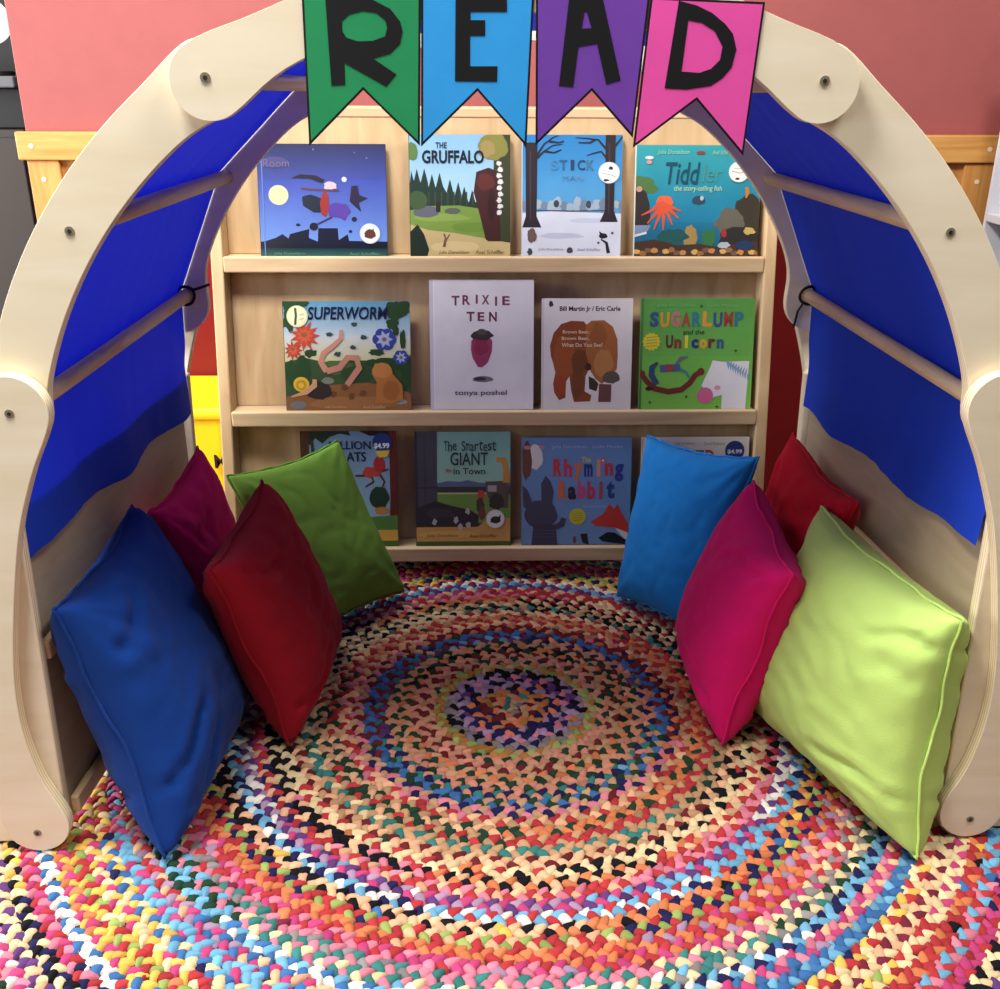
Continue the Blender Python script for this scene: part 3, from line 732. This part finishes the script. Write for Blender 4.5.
def s9(p, w, h, rect, yy):
    round_sticker(p, w, h, rect, 806, 192, 88, yy, (34, 56, 116), lambda q: (q.poly([(740, 265), (875, 262), (850, 320), (775, 325)], (214, 180, 62)), q.text('$4.99', 732, 195, 872, 250, (226, 232, 240), .03)), 'round blue price sticker reading $4.99')
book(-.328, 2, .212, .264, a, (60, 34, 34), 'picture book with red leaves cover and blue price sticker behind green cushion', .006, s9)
# --- tower cover
a = Art((50, 40, 800, 940))
a.grad(40, 440, (126, 180, 170), (150, 196, 178), 6)
a.poly([(220, 440), (300, 425), (400, 430), (460, 418), (560, 440), (800, 440), (800, 520), (220, 520)], (92, 108, 150)); a.rect_(220, 470, 800, 540, (54, 60, 56)); a.rect_(220, 515, 640, 530, (190, 180, 140))
a.poly([(220, 530), (800, 530), (800, 760), (220, 760)], (112, 156, 72))
a.rect_(50, 40, 220, 660, (70, 70, 84)); a.rect_(50, 40, 66, 660, (44, 44, 56)); a.line([(120, 60), (125, 640)], 12, (60, 60, 72)); a.line([(60, 480), (220, 475)], 10, (48, 48, 58))
a.poly([(50, 640), (200, 580), (330, 620), (480, 655), (550, 700), (540, 790), (50, 790)], (40, 42, 54)); a.blob(240, 680, 110, 40, (52, 54, 66), 2)
a.poly([(50, 790), (540, 790), (640, 710), (800, 720), (800, 910), (50, 910)], (206, 158, 84)); a.rect_(50, 905, 800, 940, (72, 92, 42)); a.blob(300, 850, 240, 30, (218, 172, 96), 4)
a.poly([(600, 430), (760, 425), (790, 480), (780, 640), (660, 640), (610, 520)], (92, 78, 76)); a.rect_(620, 460, 690, 510, (176, 168, 170)); a.blob(690, 590, 60, 60, (50, 52, 50), 3, .4)
a.line([(690, 260), (745, 260), (765, 330), (770, 440)], [40, 50, 44, 60], (196, 142, 66)); a.blob(565, 535, 30, 36, (198, 70, 62), 4, .3); a.blob(560, 620, 34, 60, (72, 56, 60), 5, .4); a.blob(575, 680, 30, 50, (120, 60, 54), 6, .4)
for x, yy in ((195, 750), (365, 735), (465, 775), (400, 790), (460, 665)): a.blob(x, yy, 18, 26, (190, 186, 180), x, .5)
a.letters('The Smartest', 275, 112, 690, 190, [(40, 66, 66)], .005, 4); a.text('GIANT', 325, 200, 622, 302, (36, 56, 58), .01); a.text('in Town', 350, 322, 600, 372, (40, 62, 62), .01); a.blob(310, 342, 24, 12, (190, 110, 100), 2, .5)
a.text('Julia Donaldson', 130, 848, 382, 876, (96, 64, 34), 0, .2); a.text('Axel Scheffler', 470, 848, 695, 876, (96, 64, 34), 0, .2)
def s10(p, w, h, rect, yy):
    round_sticker(p, w, h, rect, 680, 726, 74, yy, (222, 222, 218), lambda q: (q.ell(680, 726, 64, 64, (238, 238, 234)), q.blob(680, 735, 40, 26, (40, 34, 34), 3, .5), q.poly([(700, 715), (724, 690), (720, 740)], (40, 34, 34))), 'white round award sticker with a black shape')
book(-.0735, 2, .213, .262, a, (52, 56, 62), 'picture book with dark tower over green field cover, lowest tier', .006, s10)
# --- blue grey cover
a = Art((50, 60, 920, 905))
a.grad(60, 905, (104, 146, 196), (116, 154, 200), 5)
a.blob(150, 210, 62, 92, (226, 222, 222), 3, .3); a.blob(85, 240, 40, 150, (112, 70, 62), 5, .3); a.ell(88, 135, 30, 16, (206, 130, 150)); a.ell(205, 133, 24, 13, (206, 130, 150))       # white blossom
a.text('Julia Donaldson', 285, 118, 562, 146, (190, 206, 222)); a.text('Lydia Monks', 610, 118, 845, 146, (190, 206, 222))
a.text('The', 520, 208, 596, 252, (206, 200, 110), .02)
RC = [(206, 62, 64), (198, 66, 100), (220, 120, 56), (40, 62, 130), (222, 150, 120), (190, 62, 76), (60, 60, 140)]
a.letters('Rhyming', 295, 222, 868, 362, RC, .05, 5); a.letters('Rabbit', 338, 398, 800, 542, [(222, 104, 52), (52, 38, 52), (206, 78, 128), (196, 62, 92), (180, 70, 80), (40, 70, 136)], .05, 4)
a.text('illustrated by', 545, 595, 725, 610, (190, 206, 222)); a.ell(692, 238, 22, 22, (214, 96, 110)); a.ell(692, 238, 9, 9, (240, 220, 220))
# dark grey broad leaved plant
G = (70, 72, 94)
a.poly([(200, 420), (235, 355), (275, 400), (298, 480), (290, 580), (240, 620), (205, 560)], G); a.poly([(50, 430), (95, 470), (135, 580), (110, 640), (60, 600)], G)
a.blob(200, 660, 132, 112, G, 2, .1); a.poly([(140, 740), (320, 740), (335, 905), (125, 905)], (62, 64, 86)); a.line([(310, 770), (370, 740), (385, 690)], [40, 54, 40], G)
for yy in (790, 815, 840): a.line([(140, yy), (325, yy)], 6, (80, 82, 106))
a.ell(495, 680, 66, 66, (206, 200, 60))
for i in range(4): a.line([(455, 660+i*18), (535, 650+i*18)], 5, (160, 150, 44))
a.poly([(600, 720), (700, 660), (750, 580), (790, 620), (815, 580), (850, 650), (905, 740), (905, 810), (800, 770), (640, 755)], (206, 60, 52))      # red rocky hill
a.poly([(800, 770), (905, 810), (905, 880), (850, 830)], (222, 220, 224)); a.poly([(668, 850), (740, 805), (800, 810), (890, 870), (885, 905), (700, 880)], (26, 26, 34))
a.poly([(520, 820), (575, 815), (590, 905), (540, 890)], (40, 26, 34)); a.ell(475, 865, 16, 30, (130, 66, 90))
book(.183, 2, .246, .247, a, (96, 130, 176), 'blue picture book with dark grey leaves and yellow disc cover', .008)
# --- white cover, lower tier right
a = Art((75, 60, 845, 821))
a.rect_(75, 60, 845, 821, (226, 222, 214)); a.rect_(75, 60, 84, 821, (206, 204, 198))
a.text('Julia Donaldson', 310, 95, 450, 116, (130, 130, 130)); a.text('David Roberts', 520, 95, 670, 116, (130, 130, 130))
a.letters('TED', 384, 150, 604, 238, [(52, 84, 150), (78, 130, 70), (196, 62, 46)], .03)
def s12(p, w, h, rect, yy):
    round_sticker(p, w, h, rect, 742, 156, 70, yy, (32, 58, 124), lambda q: (q.poly([(690, 200), (795, 200), (770, 240), (715, 240)], (200, 176, 80)), q.text('$4.99', 690, 146, 796, 180, (226, 232, 240), .03)), 'round blue price sticker reading $4.99')
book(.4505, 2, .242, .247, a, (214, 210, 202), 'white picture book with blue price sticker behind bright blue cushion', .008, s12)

# ------------------------------------------------------------------ cushions
def cushion(name_col, rgb, A, B, C, D, T, label, seed, tagcorner=None, nz=1.0, flip=1, creases=()):
    """A,B = bottom edge (far, near), C,D = top edge (near, far); T = half thickness"""
    A, B, C, D = map(Vector, (A, B, C, D))
    cen = (A+B+C+D)/4
    nrm = (C-A).cross(D-B).normalized()
    N = 46
    root = empty('cushion', (cen.x, cen.y, 0), label, 'cushion', 'cushions on the braided rug')
    def bil(u, v):
        s, t = (u+1)/2, (v+1)/2
        return (A*(1-s)+B*s)*(1-t)+(D*(1-s)+C*s)*t
    bm = bmesh.new(); G = {}
    su = Vector((seed*3.7, seed*1.9, seed*.7))
    def base(u, v):
        k_ = 1.0; uu = u*(1-.092*(1-v*v))*k_; vv = v*(1-.085*(1-u*u))*k_
        return bil(uu, vv)
    def height(u, v, side):
        e = max(0, (1-u*u))*max(0, (1-v*v))
        h = T*((1-abs(u)**2.4)*(1-abs(v)**2.4))**(.41 if side == flip else .32)
        h *= 1+.10*(-v)*(1-v*v)                     # filling settles low
        q = base(u, v)
        k = e**.5
        wr = noise.noise(q*9+su+Vector((0, 0, side*5)))*.007*k
        # radiating folds from the corners
        for (cu_, cv_) in ((-1, -1), (1, -1), (1, 1), (-1, 1)):
            dx, dy = u-cu_, v-cv_; rr = math.hypot(dx, dy); an = math.atan2(dy, dx)
            wr += .0042*math.exp(-(rr/.55)**2)*math.sin(an*11+seed*2+side+noise.noise(q*6+su)*3)*min(1, rr*4)*k*1.6
        # puckers along the seams
        du, dv = 1-abs(u), 1-abs(v)
        wr += .0030*math.exp(-du/.14)*math.sin(v*15+seed+3*noise.noise(q*11+su))*min(1, du*12)
        wr += .0030*math.exp(-dv/.14)*math.sin(u*15+seed*2+3*noise.noise(q*11-su))*min(1, dv*12)
        f_ = noise.noise(Vector((u*1.3+v*4+seed, v*1.1-u*2, side*4+seed)))
        wr += -.0045*max(0, 1-abs(f_)*6)*k*nz
        for (u0, v0, u1, v1, dp, wd) in creases:
            ax, ay = u1-u0, v1-v0; t_ = max(0, min(1, ((u-u0)*ax+(v-v0)*ay)/(ax*ax+ay*ay)))
            nx = u0+ax*t_; ny = v0+ay*t_+.04*math.sin(t_*5+seed)
            ds = math.hypot(u-nx, v-ny); wt = math.sin(PI*min(1, .12+t_))**.5 if t_ < .88 else 1
            wr += -dp*math.exp(-(ds/wd)**2)*wt+.55*dp*math.exp(-((ds-2*wd)/(wd*1.4))**2)*wt
        return h+wr*min(1, e*14)
    for side in (1, -1):
        for i in range(N+1):
            for j in range(N+1):
                u, v = -math.cos(PI*i/N), -math.cos(PI*j/N)
                u = .55*u+.45*(2*i/N-1); v = .55*v+.45*(2*j/N-1)
                edge = i in (0, N) or j in (0, N)
                if edge and side == -1: G[(side, i, j)] = G[(1, i, j)]; continue
                q = base(u, v)
                if not edge: q = q+nrm*side*height(u, v, side)
                else: q = q+nrm*.006*math.sin((u+v)*5+seed)*(1-u*u if abs(v) > abs(u) else 1-v*v)
                q.z = max(q.z, .0065+.0)
                G[(side, i, j)] = bm.verts.new(q-root.location)
        for i in range(N):
            for j in range(N):
                f = bm.faces.new((G[(side, i, j)], G[(side, i+1, j)], G[(side, i+1, j+1)], G[(side, i, j+1)])); f.smooth = True
    border = [(i, 0) for i in range(N)]+[(N, j) for j in range(N)]+[(N-i, N) for i in range(N)]+[(0, N-j) for j in range(N)]
    rim = [G[(1, i, j)].co.copy() for i, j in border]
    m = plain('cushion_cloth_'+name_col, rgb, .85, .15, bump=.25, bscale=420, sheen=.05, var=.03)
    body = from_bm('cover', bm, m, root)
    # raised seam around the edge
    ctr = cen-root.location
    bm = bmesh.new()
    pts = []
    for k, q in enumerate(rim):
        d = (q-ctr); d.normalize()
        w = .0022+.0010*math.sin(k*.9+seed)
        p_ = q+d*w; p_.z = max(p_.z, .0085); pts.append(p_)
    path_tube(bm, pts, .0023, 8, True)
    from_bm('seam', bm, m, body, smooth=True)
    if tagcorner:
        q, ax, nn = [Vector(k) for k in tagcorner]
        bm = bmesh.new()
        sd = ax.normalized()*.012; hh = nn.normalized()*.009
        vs = [bm.verts.new(q-root.location+a_) for a_ in (-sd, sd, sd+hh, -sd+hh)]
        vs2 = [bm.verts.new(v_.co+sd.cross(hh).normalized()*.0008) for v_ in vs]
        bm.faces.new(vs); bm.faces.new(vs2[::-1])
        for k in range(4): bm.faces.new((vs[k], vs2[k], vs2[(k+1) % 4], vs[(k+1) % 4]))
        o = from_bm('care_tag', bm, plain('white_tag', (232, 230, 226), .6), root); o['label'] = 'small white care tag'
    return root

cushion('royal_blue', (8, 52, 126), (-.468, 1.515, .012), (-.500, 1.150, .012), (-.618, 1.205, .388), (-.607, 1.515, .408), .082,
        'royal blue cushion at the front left, beside the left arch leg', 1, creases=((.25, -.25, 1, -.52, .008, .055), (.15, -.55, .75, -.80, .006, .05), (.35, .75, .85, .55, .007, .06)))
cushion('dark_red', (150, 12, 32), (-.335, 1.77, .012), (-.366, 1.415, .012), (-.452, 1.365, .366), (-.430, 1.68, .384), .072,
        'dark red cushion on the left between the royal blue and the green one', 2, creases=((.2, .65, .8, .8, .007, .05), (.1, -.6, .9, -.7, .006, .05), (-.3, .3, .2, .0, .004, .07)))
cushion('magenta_back', (224, 28, 100), (-.475, 1.765, .012), (-.485, 1.56, .012), (-.592, 1.545, .384), (-.568, 1.785, .412), .052,
        'dark magenta cushion at the back left against the side panel', 3, creases=((.1, .7, .6, .5, .006, .07),))
cushion('grass_green', (112, 156, 58), (-.205, 1.962, .012), (-.40, 1.745, .012), (-.555, 1.925, .30), (-.342, 2.035, .336), .074,
        'grass green cushion on the left leaning on the bookcase', 4, ((-.318, 1.800, .006), (.12, .10, .01), (0.004, -.03, .02)))
cushion('lime', (180, 208, 112), (.455, 1.495, .012), (.590, 1.126, .012), (.612, 1.172, .378), (.540, 1.545, .386), .090,
        'large lime green cushion at the front right beside the right arch leg', 5, creases=((.15, -.60, 1, -.56, .008, .045), (.5, .66, .95, .74, .008, .05), (.55, .38, .9, .42, .003, .05), (-.9, .75, -.55, .45, .006, .07)))
cushion('magenta', (214, 16, 104), (.372, 1.755, .012), (.370, 1.400, .012), (.444, 1.375, .344), (.458, 1.675, .382), .073,
        'bright magenta cushion on the right, left of the lime green one', 6, creases=((.1, .7, .75, .85, .006, .05), (.0, -.55, .8, -.62, .006, .05)))
cushion('bright_blue', (24, 116, 190), (.264, 1.935, .012), (.408, 1.748, .012), (.513, 1.845, .364), (.328, 2.035, .345), .066,
        'bright blue cushion on the right leaning on the bookcase', 7)
cushion('red_back', (186, 18, 36), (.478, 1.795, .012), (.512, 1.60, .012), (.592, 1.525, .402), (.560, 1.795, .430), .058,
        'red cushion at the back right against the side panel', 8, creases=((.0, .6, .7, .8, .008, .06), (-.7, .7, -.2, .3, .007, .07)))

# ------------------------------------------------------------------ braided rug
def rug():
    rnd = np.random.default_rng(11)
    CX, CY, RAD, W = .023, 1.538, .985, .0212
    K = dict(tan=(204, 158, 112), orange=(226, 130, 72), salmon=(222, 148, 118), grey=(150, 140, 140), teal=(56, 136, 130), dred=(122, 36, 44), red=(194, 46, 54),
             navy=(40, 38, 92), lilac=(178, 144, 176), white=(240, 232, 222), pink=(228, 128, 152), lime=(160, 180, 92), black=(30, 28, 36), dgreen=(40, 74, 54),
             purple=(110, 60, 130), cream=(240, 212, 160), blue=(56, 116, 178), sky=(110, 178, 214), yellow=(240, 192, 70), magenta=(204, 56, 124), green=(70, 140, 84), maroon=(132, 36, 66), peach=(244, 186, 140), ochre=(190, 130, 50))
    # for every row of the braid: light strands / dark strands
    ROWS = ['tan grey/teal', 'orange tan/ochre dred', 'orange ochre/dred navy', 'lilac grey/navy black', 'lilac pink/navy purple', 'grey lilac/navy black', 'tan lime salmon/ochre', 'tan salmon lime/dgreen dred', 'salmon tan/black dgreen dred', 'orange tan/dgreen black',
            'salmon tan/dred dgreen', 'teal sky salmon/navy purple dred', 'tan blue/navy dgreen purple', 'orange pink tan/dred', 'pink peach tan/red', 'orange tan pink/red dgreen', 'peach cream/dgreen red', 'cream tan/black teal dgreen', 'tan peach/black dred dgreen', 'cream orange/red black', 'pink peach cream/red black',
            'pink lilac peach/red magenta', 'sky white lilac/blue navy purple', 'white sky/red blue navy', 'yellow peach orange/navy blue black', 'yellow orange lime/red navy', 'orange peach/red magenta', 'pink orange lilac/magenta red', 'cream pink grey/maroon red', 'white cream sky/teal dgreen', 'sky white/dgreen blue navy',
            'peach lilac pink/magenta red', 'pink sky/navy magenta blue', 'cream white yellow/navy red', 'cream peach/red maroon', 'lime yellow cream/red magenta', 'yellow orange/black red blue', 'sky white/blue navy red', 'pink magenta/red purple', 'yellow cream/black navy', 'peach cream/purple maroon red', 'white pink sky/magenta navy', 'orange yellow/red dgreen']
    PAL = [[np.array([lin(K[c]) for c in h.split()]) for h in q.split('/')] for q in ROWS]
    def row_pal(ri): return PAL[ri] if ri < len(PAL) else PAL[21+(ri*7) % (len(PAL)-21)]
    nring = int(RAD/W)
    VV, FF, CC = [], [], []
    nseg = 10
    ang = np.linspace(0, 2*PI, nseg, endpoint=False)
    off = 0
    for r in range(nring):
        rc = (r+.5)*W
        n = max(3, int(round(2*PI*rc/.0182)))
        # three strands, each a run of colours along the braid
        strands = []
        themes = rnd.random()
        for s in range(3):
            cols = np.zeros((n, 3)); i = 0
            while i < n:
                ln = int(rnd.integers(10, 60)) if rc > .12 else int(rnd.integers(4, 14))
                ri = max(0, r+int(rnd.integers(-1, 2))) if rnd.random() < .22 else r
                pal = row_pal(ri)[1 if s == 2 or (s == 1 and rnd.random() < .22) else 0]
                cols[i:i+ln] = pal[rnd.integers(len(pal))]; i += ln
            strands.append(cols)
        ph = rnd.random()*2*PI
        for side in (0, 1):
            k = np.arange(n)
            th = ph+2*PI*(k+.5*side)/n+rnd.normal(size=n)*.0016/max(rc, .03)
            rr = rc+(W*.235 if side else -W*.235)+rnd.normal(size=n)*.0008
            sel = (k*2+side*1) % 3
            col = np.stack([strands[s][k] for s in range(3)])[sel, k]
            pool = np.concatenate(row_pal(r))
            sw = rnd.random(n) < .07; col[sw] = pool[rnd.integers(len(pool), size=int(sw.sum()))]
            g_ = col.mean(1, keepdims=True); col = np.clip((col*.86+g_*.14)**1.10*.72*(1+rnd.normal(size=(n, 1))*.11), 0, 1)
            tilt = (.70 if side else -.70)+rnd.normal(size=n)*.10
            la = .0131*(1+rnd.normal(size=n)*.08); lb = .0082*(1+rnd.normal(size=n)*.10)
            hz = .0042+rnd.normal(size=n)*.0007
            # dome: rim, mid ring, top
            pts = []
            for (fr, fz) in ((1.0, -.5), (.84, .52), (.5, .9)):
                ex = la[:, None]*fr*np.cos(ang)[None]*(1+.12*np.cos(2*ang)[None]); ey = lb[:, None]*fr*np.sin(ang)[None]*(1-.38*np.cos(ang)[None])
                tx = ex*np.cos(tilt)[:, None]-ey*np.sin(tilt)[:, None]; ty = ex*np.sin(tilt)[:, None]+ey*np.cos(tilt)[:, None]
                zz = np.broadcast_to((hz*fz)[:, None], tx.shape)+.10*tx*(1 if side else 1)
                pts.append(np.stack([tx, ty, zz], -1))
            topv = np.stack([np.zeros(n), np.zeros(n), hz], -1)[:, None]
            L = np.concatenate(pts+[topv], 1)                    # n, 3*nseg+1, 3 (along, across, z)
            tdir = np.stack([-np.sin(th), np.cos(th)], -1); rdir = np.stack([np.cos(th), np.sin(th)], -1)
            X = CX+rr[:, None]*rdir[:, None, 0]+L[..., 0]*tdir[:, None, 0]+L[..., 1]*rdir[:, None, 0]
            Y = CY+rr[:, None]*rdir[:, None, 1]+L[..., 0]*tdir[:, None, 1]+L[..., 1]*rdir[:, None, 1]
            Z = -.0065+L[..., 2]
            m = 3*nseg+1
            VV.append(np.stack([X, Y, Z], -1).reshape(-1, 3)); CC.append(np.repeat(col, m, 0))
            b = (off+np.arange(n)*m)[:, None]
            fl = []
            for g in range(2):
                for q in range(nseg):
                    q2 = (q+1) % nseg
                    fl.append([g*nseg+q, g*nseg+q2, (g+1)*nseg+q2, (g+1)*nseg+q])
            fq = (b[:, :, None]+np.array(fl)[None]).reshape(-1, 4)
            ft = (b[:, :, None]+np.array([[2*nseg+q, 2*nseg+(q+1) % nseg, m-1] for q in range(nseg)])[None]).reshape(-1, 3)
            FF.append((fq, ft)); off += n*m
    V = np.concatenate(VV); C = np.concatenate(CC)
    quads = np.concatenate([f[0] for f in FF]); tris = np.concatenate([f[1] for f in FF])
    # backing disc
    nb = 96; b0 = len(V)
    a = np.linspace(0, 2*PI, nb, endpoint=False)
    ringt = np.stack([CX+RAD*np.cos(a), CY+RAD*np.sin(a), np.full(nb, -.0075)], -1)
    ringb = ringt.copy(); ringb[:, 2] = FZ+.0005
    V = np.concatenate([V, ringt, ringb, [[CX, CY, -.0075]]]); C = np.concatenate([C, np.tile(np.array(lin((70, 48, 46))), (2*nb+1, 1))])
    i = np.arange(nb); j = (i+1) % nb
    tris = np.concatenate([tris, np.stack([b0+i, b0+j, np.full(nb, b0+2*nb)], -1)])
    quads = np.concatenate([quads, np.stack([b0+nb+i, b0+nb+j, b0+j, b0+i], -1)])
    me = bpy.data.meshes.new('braided_rug')
    me.vertices.add(len(V)); me.vertices.foreach_set('co', V.astype(np.float32).ravel())
    nl = quads.size+tris.size
    me.loops.add(nl); me.loops.foreach_set('vertex_index', np.concatenate([quads.ravel(), tris.ravel()]).astype(np.int32))
    npoly = len(quads)+len(tris)
    me.polygons.add(npoly)
    ls = np.concatenate([np.arange(len(quads))*4, quads.size+np.arange(len(tris))*3]).astype(np.int32)
    me.polygons.foreach_set('loop_start', ls)
    me.polygons.foreach_set('use_smooth', np.ones(npoly, bool))
    me.update(calc_edges=True); me.validate()
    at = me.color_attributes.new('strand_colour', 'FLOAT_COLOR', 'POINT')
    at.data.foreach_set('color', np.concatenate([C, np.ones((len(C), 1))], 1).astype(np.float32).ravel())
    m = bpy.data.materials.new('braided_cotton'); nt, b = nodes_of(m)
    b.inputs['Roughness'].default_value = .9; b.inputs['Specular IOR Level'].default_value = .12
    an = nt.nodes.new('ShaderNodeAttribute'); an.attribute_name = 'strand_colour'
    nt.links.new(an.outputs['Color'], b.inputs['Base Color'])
    tc = nt.nodes.new('ShaderNodeTexCoord'); n_ = nt.nodes.new('ShaderNodeTexNoise'); n_.inputs['Scale'].default_value = 420
    nt.links.new(tc.outputs['Object'], n_.inputs['Vector'])
    bp = nt.nodes.new('ShaderNodeBump'); bp.inputs['Strength'].default_value = .3; bp.inputs['Distance'].default_value = .002
    nt.links.new(n_.outputs['Fac'], bp.inputs['Height']); nt.links.new(bp.outputs['Normal'], b.inputs['Normal'])
    o = link('braided_rug', me, m)
    tag(o, 'round multicoloured braided rag rug covering the floor under the arch', 'rug')
rug()

# ------------------------------------------------------------------ things behind
# red vinyl mat standing behind the case
mat_ = empty('folding_mat', (0, 2.60, FZ), 'dark red vinyl mat standing upright behind the bookcase', 'mat')
RV = plain('red_vinyl', (122, 15, 19), .45, .4, bump=.1, bscale=60, var=.04)
for k in range(2):
    bm = bmesh.new(); add_box(bm, -.93+k*.935, -.005+k*.935, -.032, .032, .002, .845)
    from_bm('panel', bm, RV, mat_, bevel=.012, segs=4)
# yellow tub
tub = empty('plastic_tub', (-.745, 2.42, FZ), 'bright yellow plastic tub behind the left side of the bookcase', 'tub')
YEL = plain('yellow_plastic', (250, 206, 26), .4, .45)
bm = bmesh.new()
lo = add_box(bm, -.12, .12, -.15, .13, .0, .345)
for v in lo:
    if v.co.z < .1: v.co.x *= .88; v.co.y *= .9
from_bm('body', bm, YEL, tub, bevel=.03, segs=5)
bm = bmesh.new(); add_box(bm, -.13, .13, -.16, .14, .322, .355); from_bm('rim', bm, YEL, tub, bevel=.014, segs=4)
V, F = text_tris('M', .02)
me = bpy.data.meshes.new('letter'); me.from_pydata([(.075+q[0]*.03, -.158, .205+q[1]*.035) for q in V], [], F); link('letter', me, PAPER_BLK, tub)

# white shelf unit at the right edge
su = empty('white_shelf_unit', (1.350, 2.42, FZ), 'white open shelf unit at the right edge beside the red wall', 'shelf')
WH = plain('white_laminate', (222, 224, 232), .4, .4)
box('side_panel', -.135, -.095, -.12, -.09, 0, 1.15, WH, su)
box('side_panel', .50, .53, -.12, .16, 0, 1.15, WH, su)
for z in (.05, .60, .745, 1.12): box('shelf_board', -.0945, .4995, -.11, .16, z, z+.02, WH, su)
box('back_panel', -.0945, .4995, .161, .172, .0, 1.14, WH, su, bevel=0)
bx = empty('storage_box', (1.410, 2.40, .636-.0155-.0), 'black storage box on the white shelf unit at the right edge', 'box')
bx.location.z = FZ+.6205
box('body', -.12, .2, -.08, .10, 0, .10, plain('black_plastic', (20, 20, 22), .5), bx, bevel=.01); box('lid', -.125, .205, -.085, .105, .1005, .118, plain('black_plastic', (20, 20, 22), .5), bx, bevel=.006)

# dark cabinet at the left edge with a round white lamp
cb = empty('dark_cabinet', (-1.62, 2.95, FZ), 'tall dark grey cabinet at the left edge beside the red wall', 'cabinet')
DK = plain('charcoal_laminate', (62, 56, 52), .55); DK2 = plain('charcoal_black', (26, 25, 26), .5); GR = plain('grey_laminate', (104, 106, 110), .5)
box('body', -.35, .35, -.02, .25, 0, .94, DK, cb, bevel=.004)
box('door', -.34, .345, -.037, -.021, .03, .92, DK, cb, bevel=.003)
box('hutch', -.35, .345, .02, .24, .941, 1.045, DK2, cb, bevel=.004)
box('top_board', -.36, .35, -.03, .25, 1.046, 1.075, GR, cb, bevel=.004)
lamp = empty('table_lamp', (-1.345, 2.99, FZ+1.0755), 'white lit round lamp on black base on the dark cabinet at the top left', 'lamp')
bm = bmesh.new(); tube_bm(bm, (0, 0, 0), (0, 0, .012), .05, 24); tube_bm(bm, (0, 0, .012), (0, 0, .075), .008, 12); from_bm('base', bm, DK2, lamp, bevel=.002)
bm = bmesh.new(); bmesh.ops.create_uvsphere(bm, u_segments=32, v_segments=20, radius=.062)
for v in bm.verts: v.co.z = v.co.z*.95+.135
og = plain('opal_glass', (248, 248, 250), .25, .5)
og.node_tree.nodes['Principled BSDF'].inputs['Emission Color'].default_value = (1, .98, .95, 1); og.node_tree.nodes['Principled BSDF'].inputs['Emission Strength'].default_value = 1.0
from_bm('lamp_shade', bm, og, lamp, smooth=True)
bb = box('blackboard', -2.4, -1.24, 3.25, 3.28, 1.0, 1.9, DK2, bevel=.004)
tag(bb, 'black board behind the round white lamp at the top left', 'blackboard')
box('board_leg', -2.3, -2.26, 3.25, 3.28, FZ, .999, DK2, bb, bevel=0); box('board_leg', -1.34, -1.30, 3.25, 3.28, FZ, .999, DK2, bb, bevel=0)

# ------------------------------------------------------------------ light
w = bpy.data.worlds.new('room_ambient'); scene.world = w; w.use_nodes = True
bg = w.node_tree.nodes['Background']; bg.inputs['Color'].default_value = (1.0, .97, .93, 1); bg.inputs['Strength'].default_value = .06
def ceiling_light(name, loc, sx, sy, power, col=(1, .97, .91), aim=(0, 0, -1)):
    l = bpy.data.lights.new(name, 'AREA'); l.shape = 'RECTANGLE'; l.size = sx; l.size_y = sy; l.energy = power; l.color = col
    o = bpy.data.objects.new(name, l); COL.objects.link(o); o.location = loc
    o.rotation_euler = Vector(aim).to_track_quat('-Z', 'Y').to_euler(); return o
ceiling_light('ceiling_light', (-.75, .90, 2.65), .6, .8, 104)
ceiling_light('ceiling_light', (.95, .80, 2.65), .6, .8, 46)
ceiling_light('ceiling_light', (-.7, 2.15, 2.65), 1.2, .6, 30)
ceiling_light('window_daylight', (-3.3, 1.45, 1.15), 1.6, 1.2, 145, (.97, .98, 1), (1, 0, -.12))
ceiling_light('window_daylight', (-2.7, -1.5, 1.75), 2.2, 1.3, 36, (.97, .98, 1), (.85, 1, -.16))

vs = scene.view_settings
vs.view_transform = 'Standard'; vs.look = 'None'; vs.gamma = 1; vs.use_curve_mapping = False; vs.exposure = 0.0
scene.display_settings.display_device = 'sRGB'
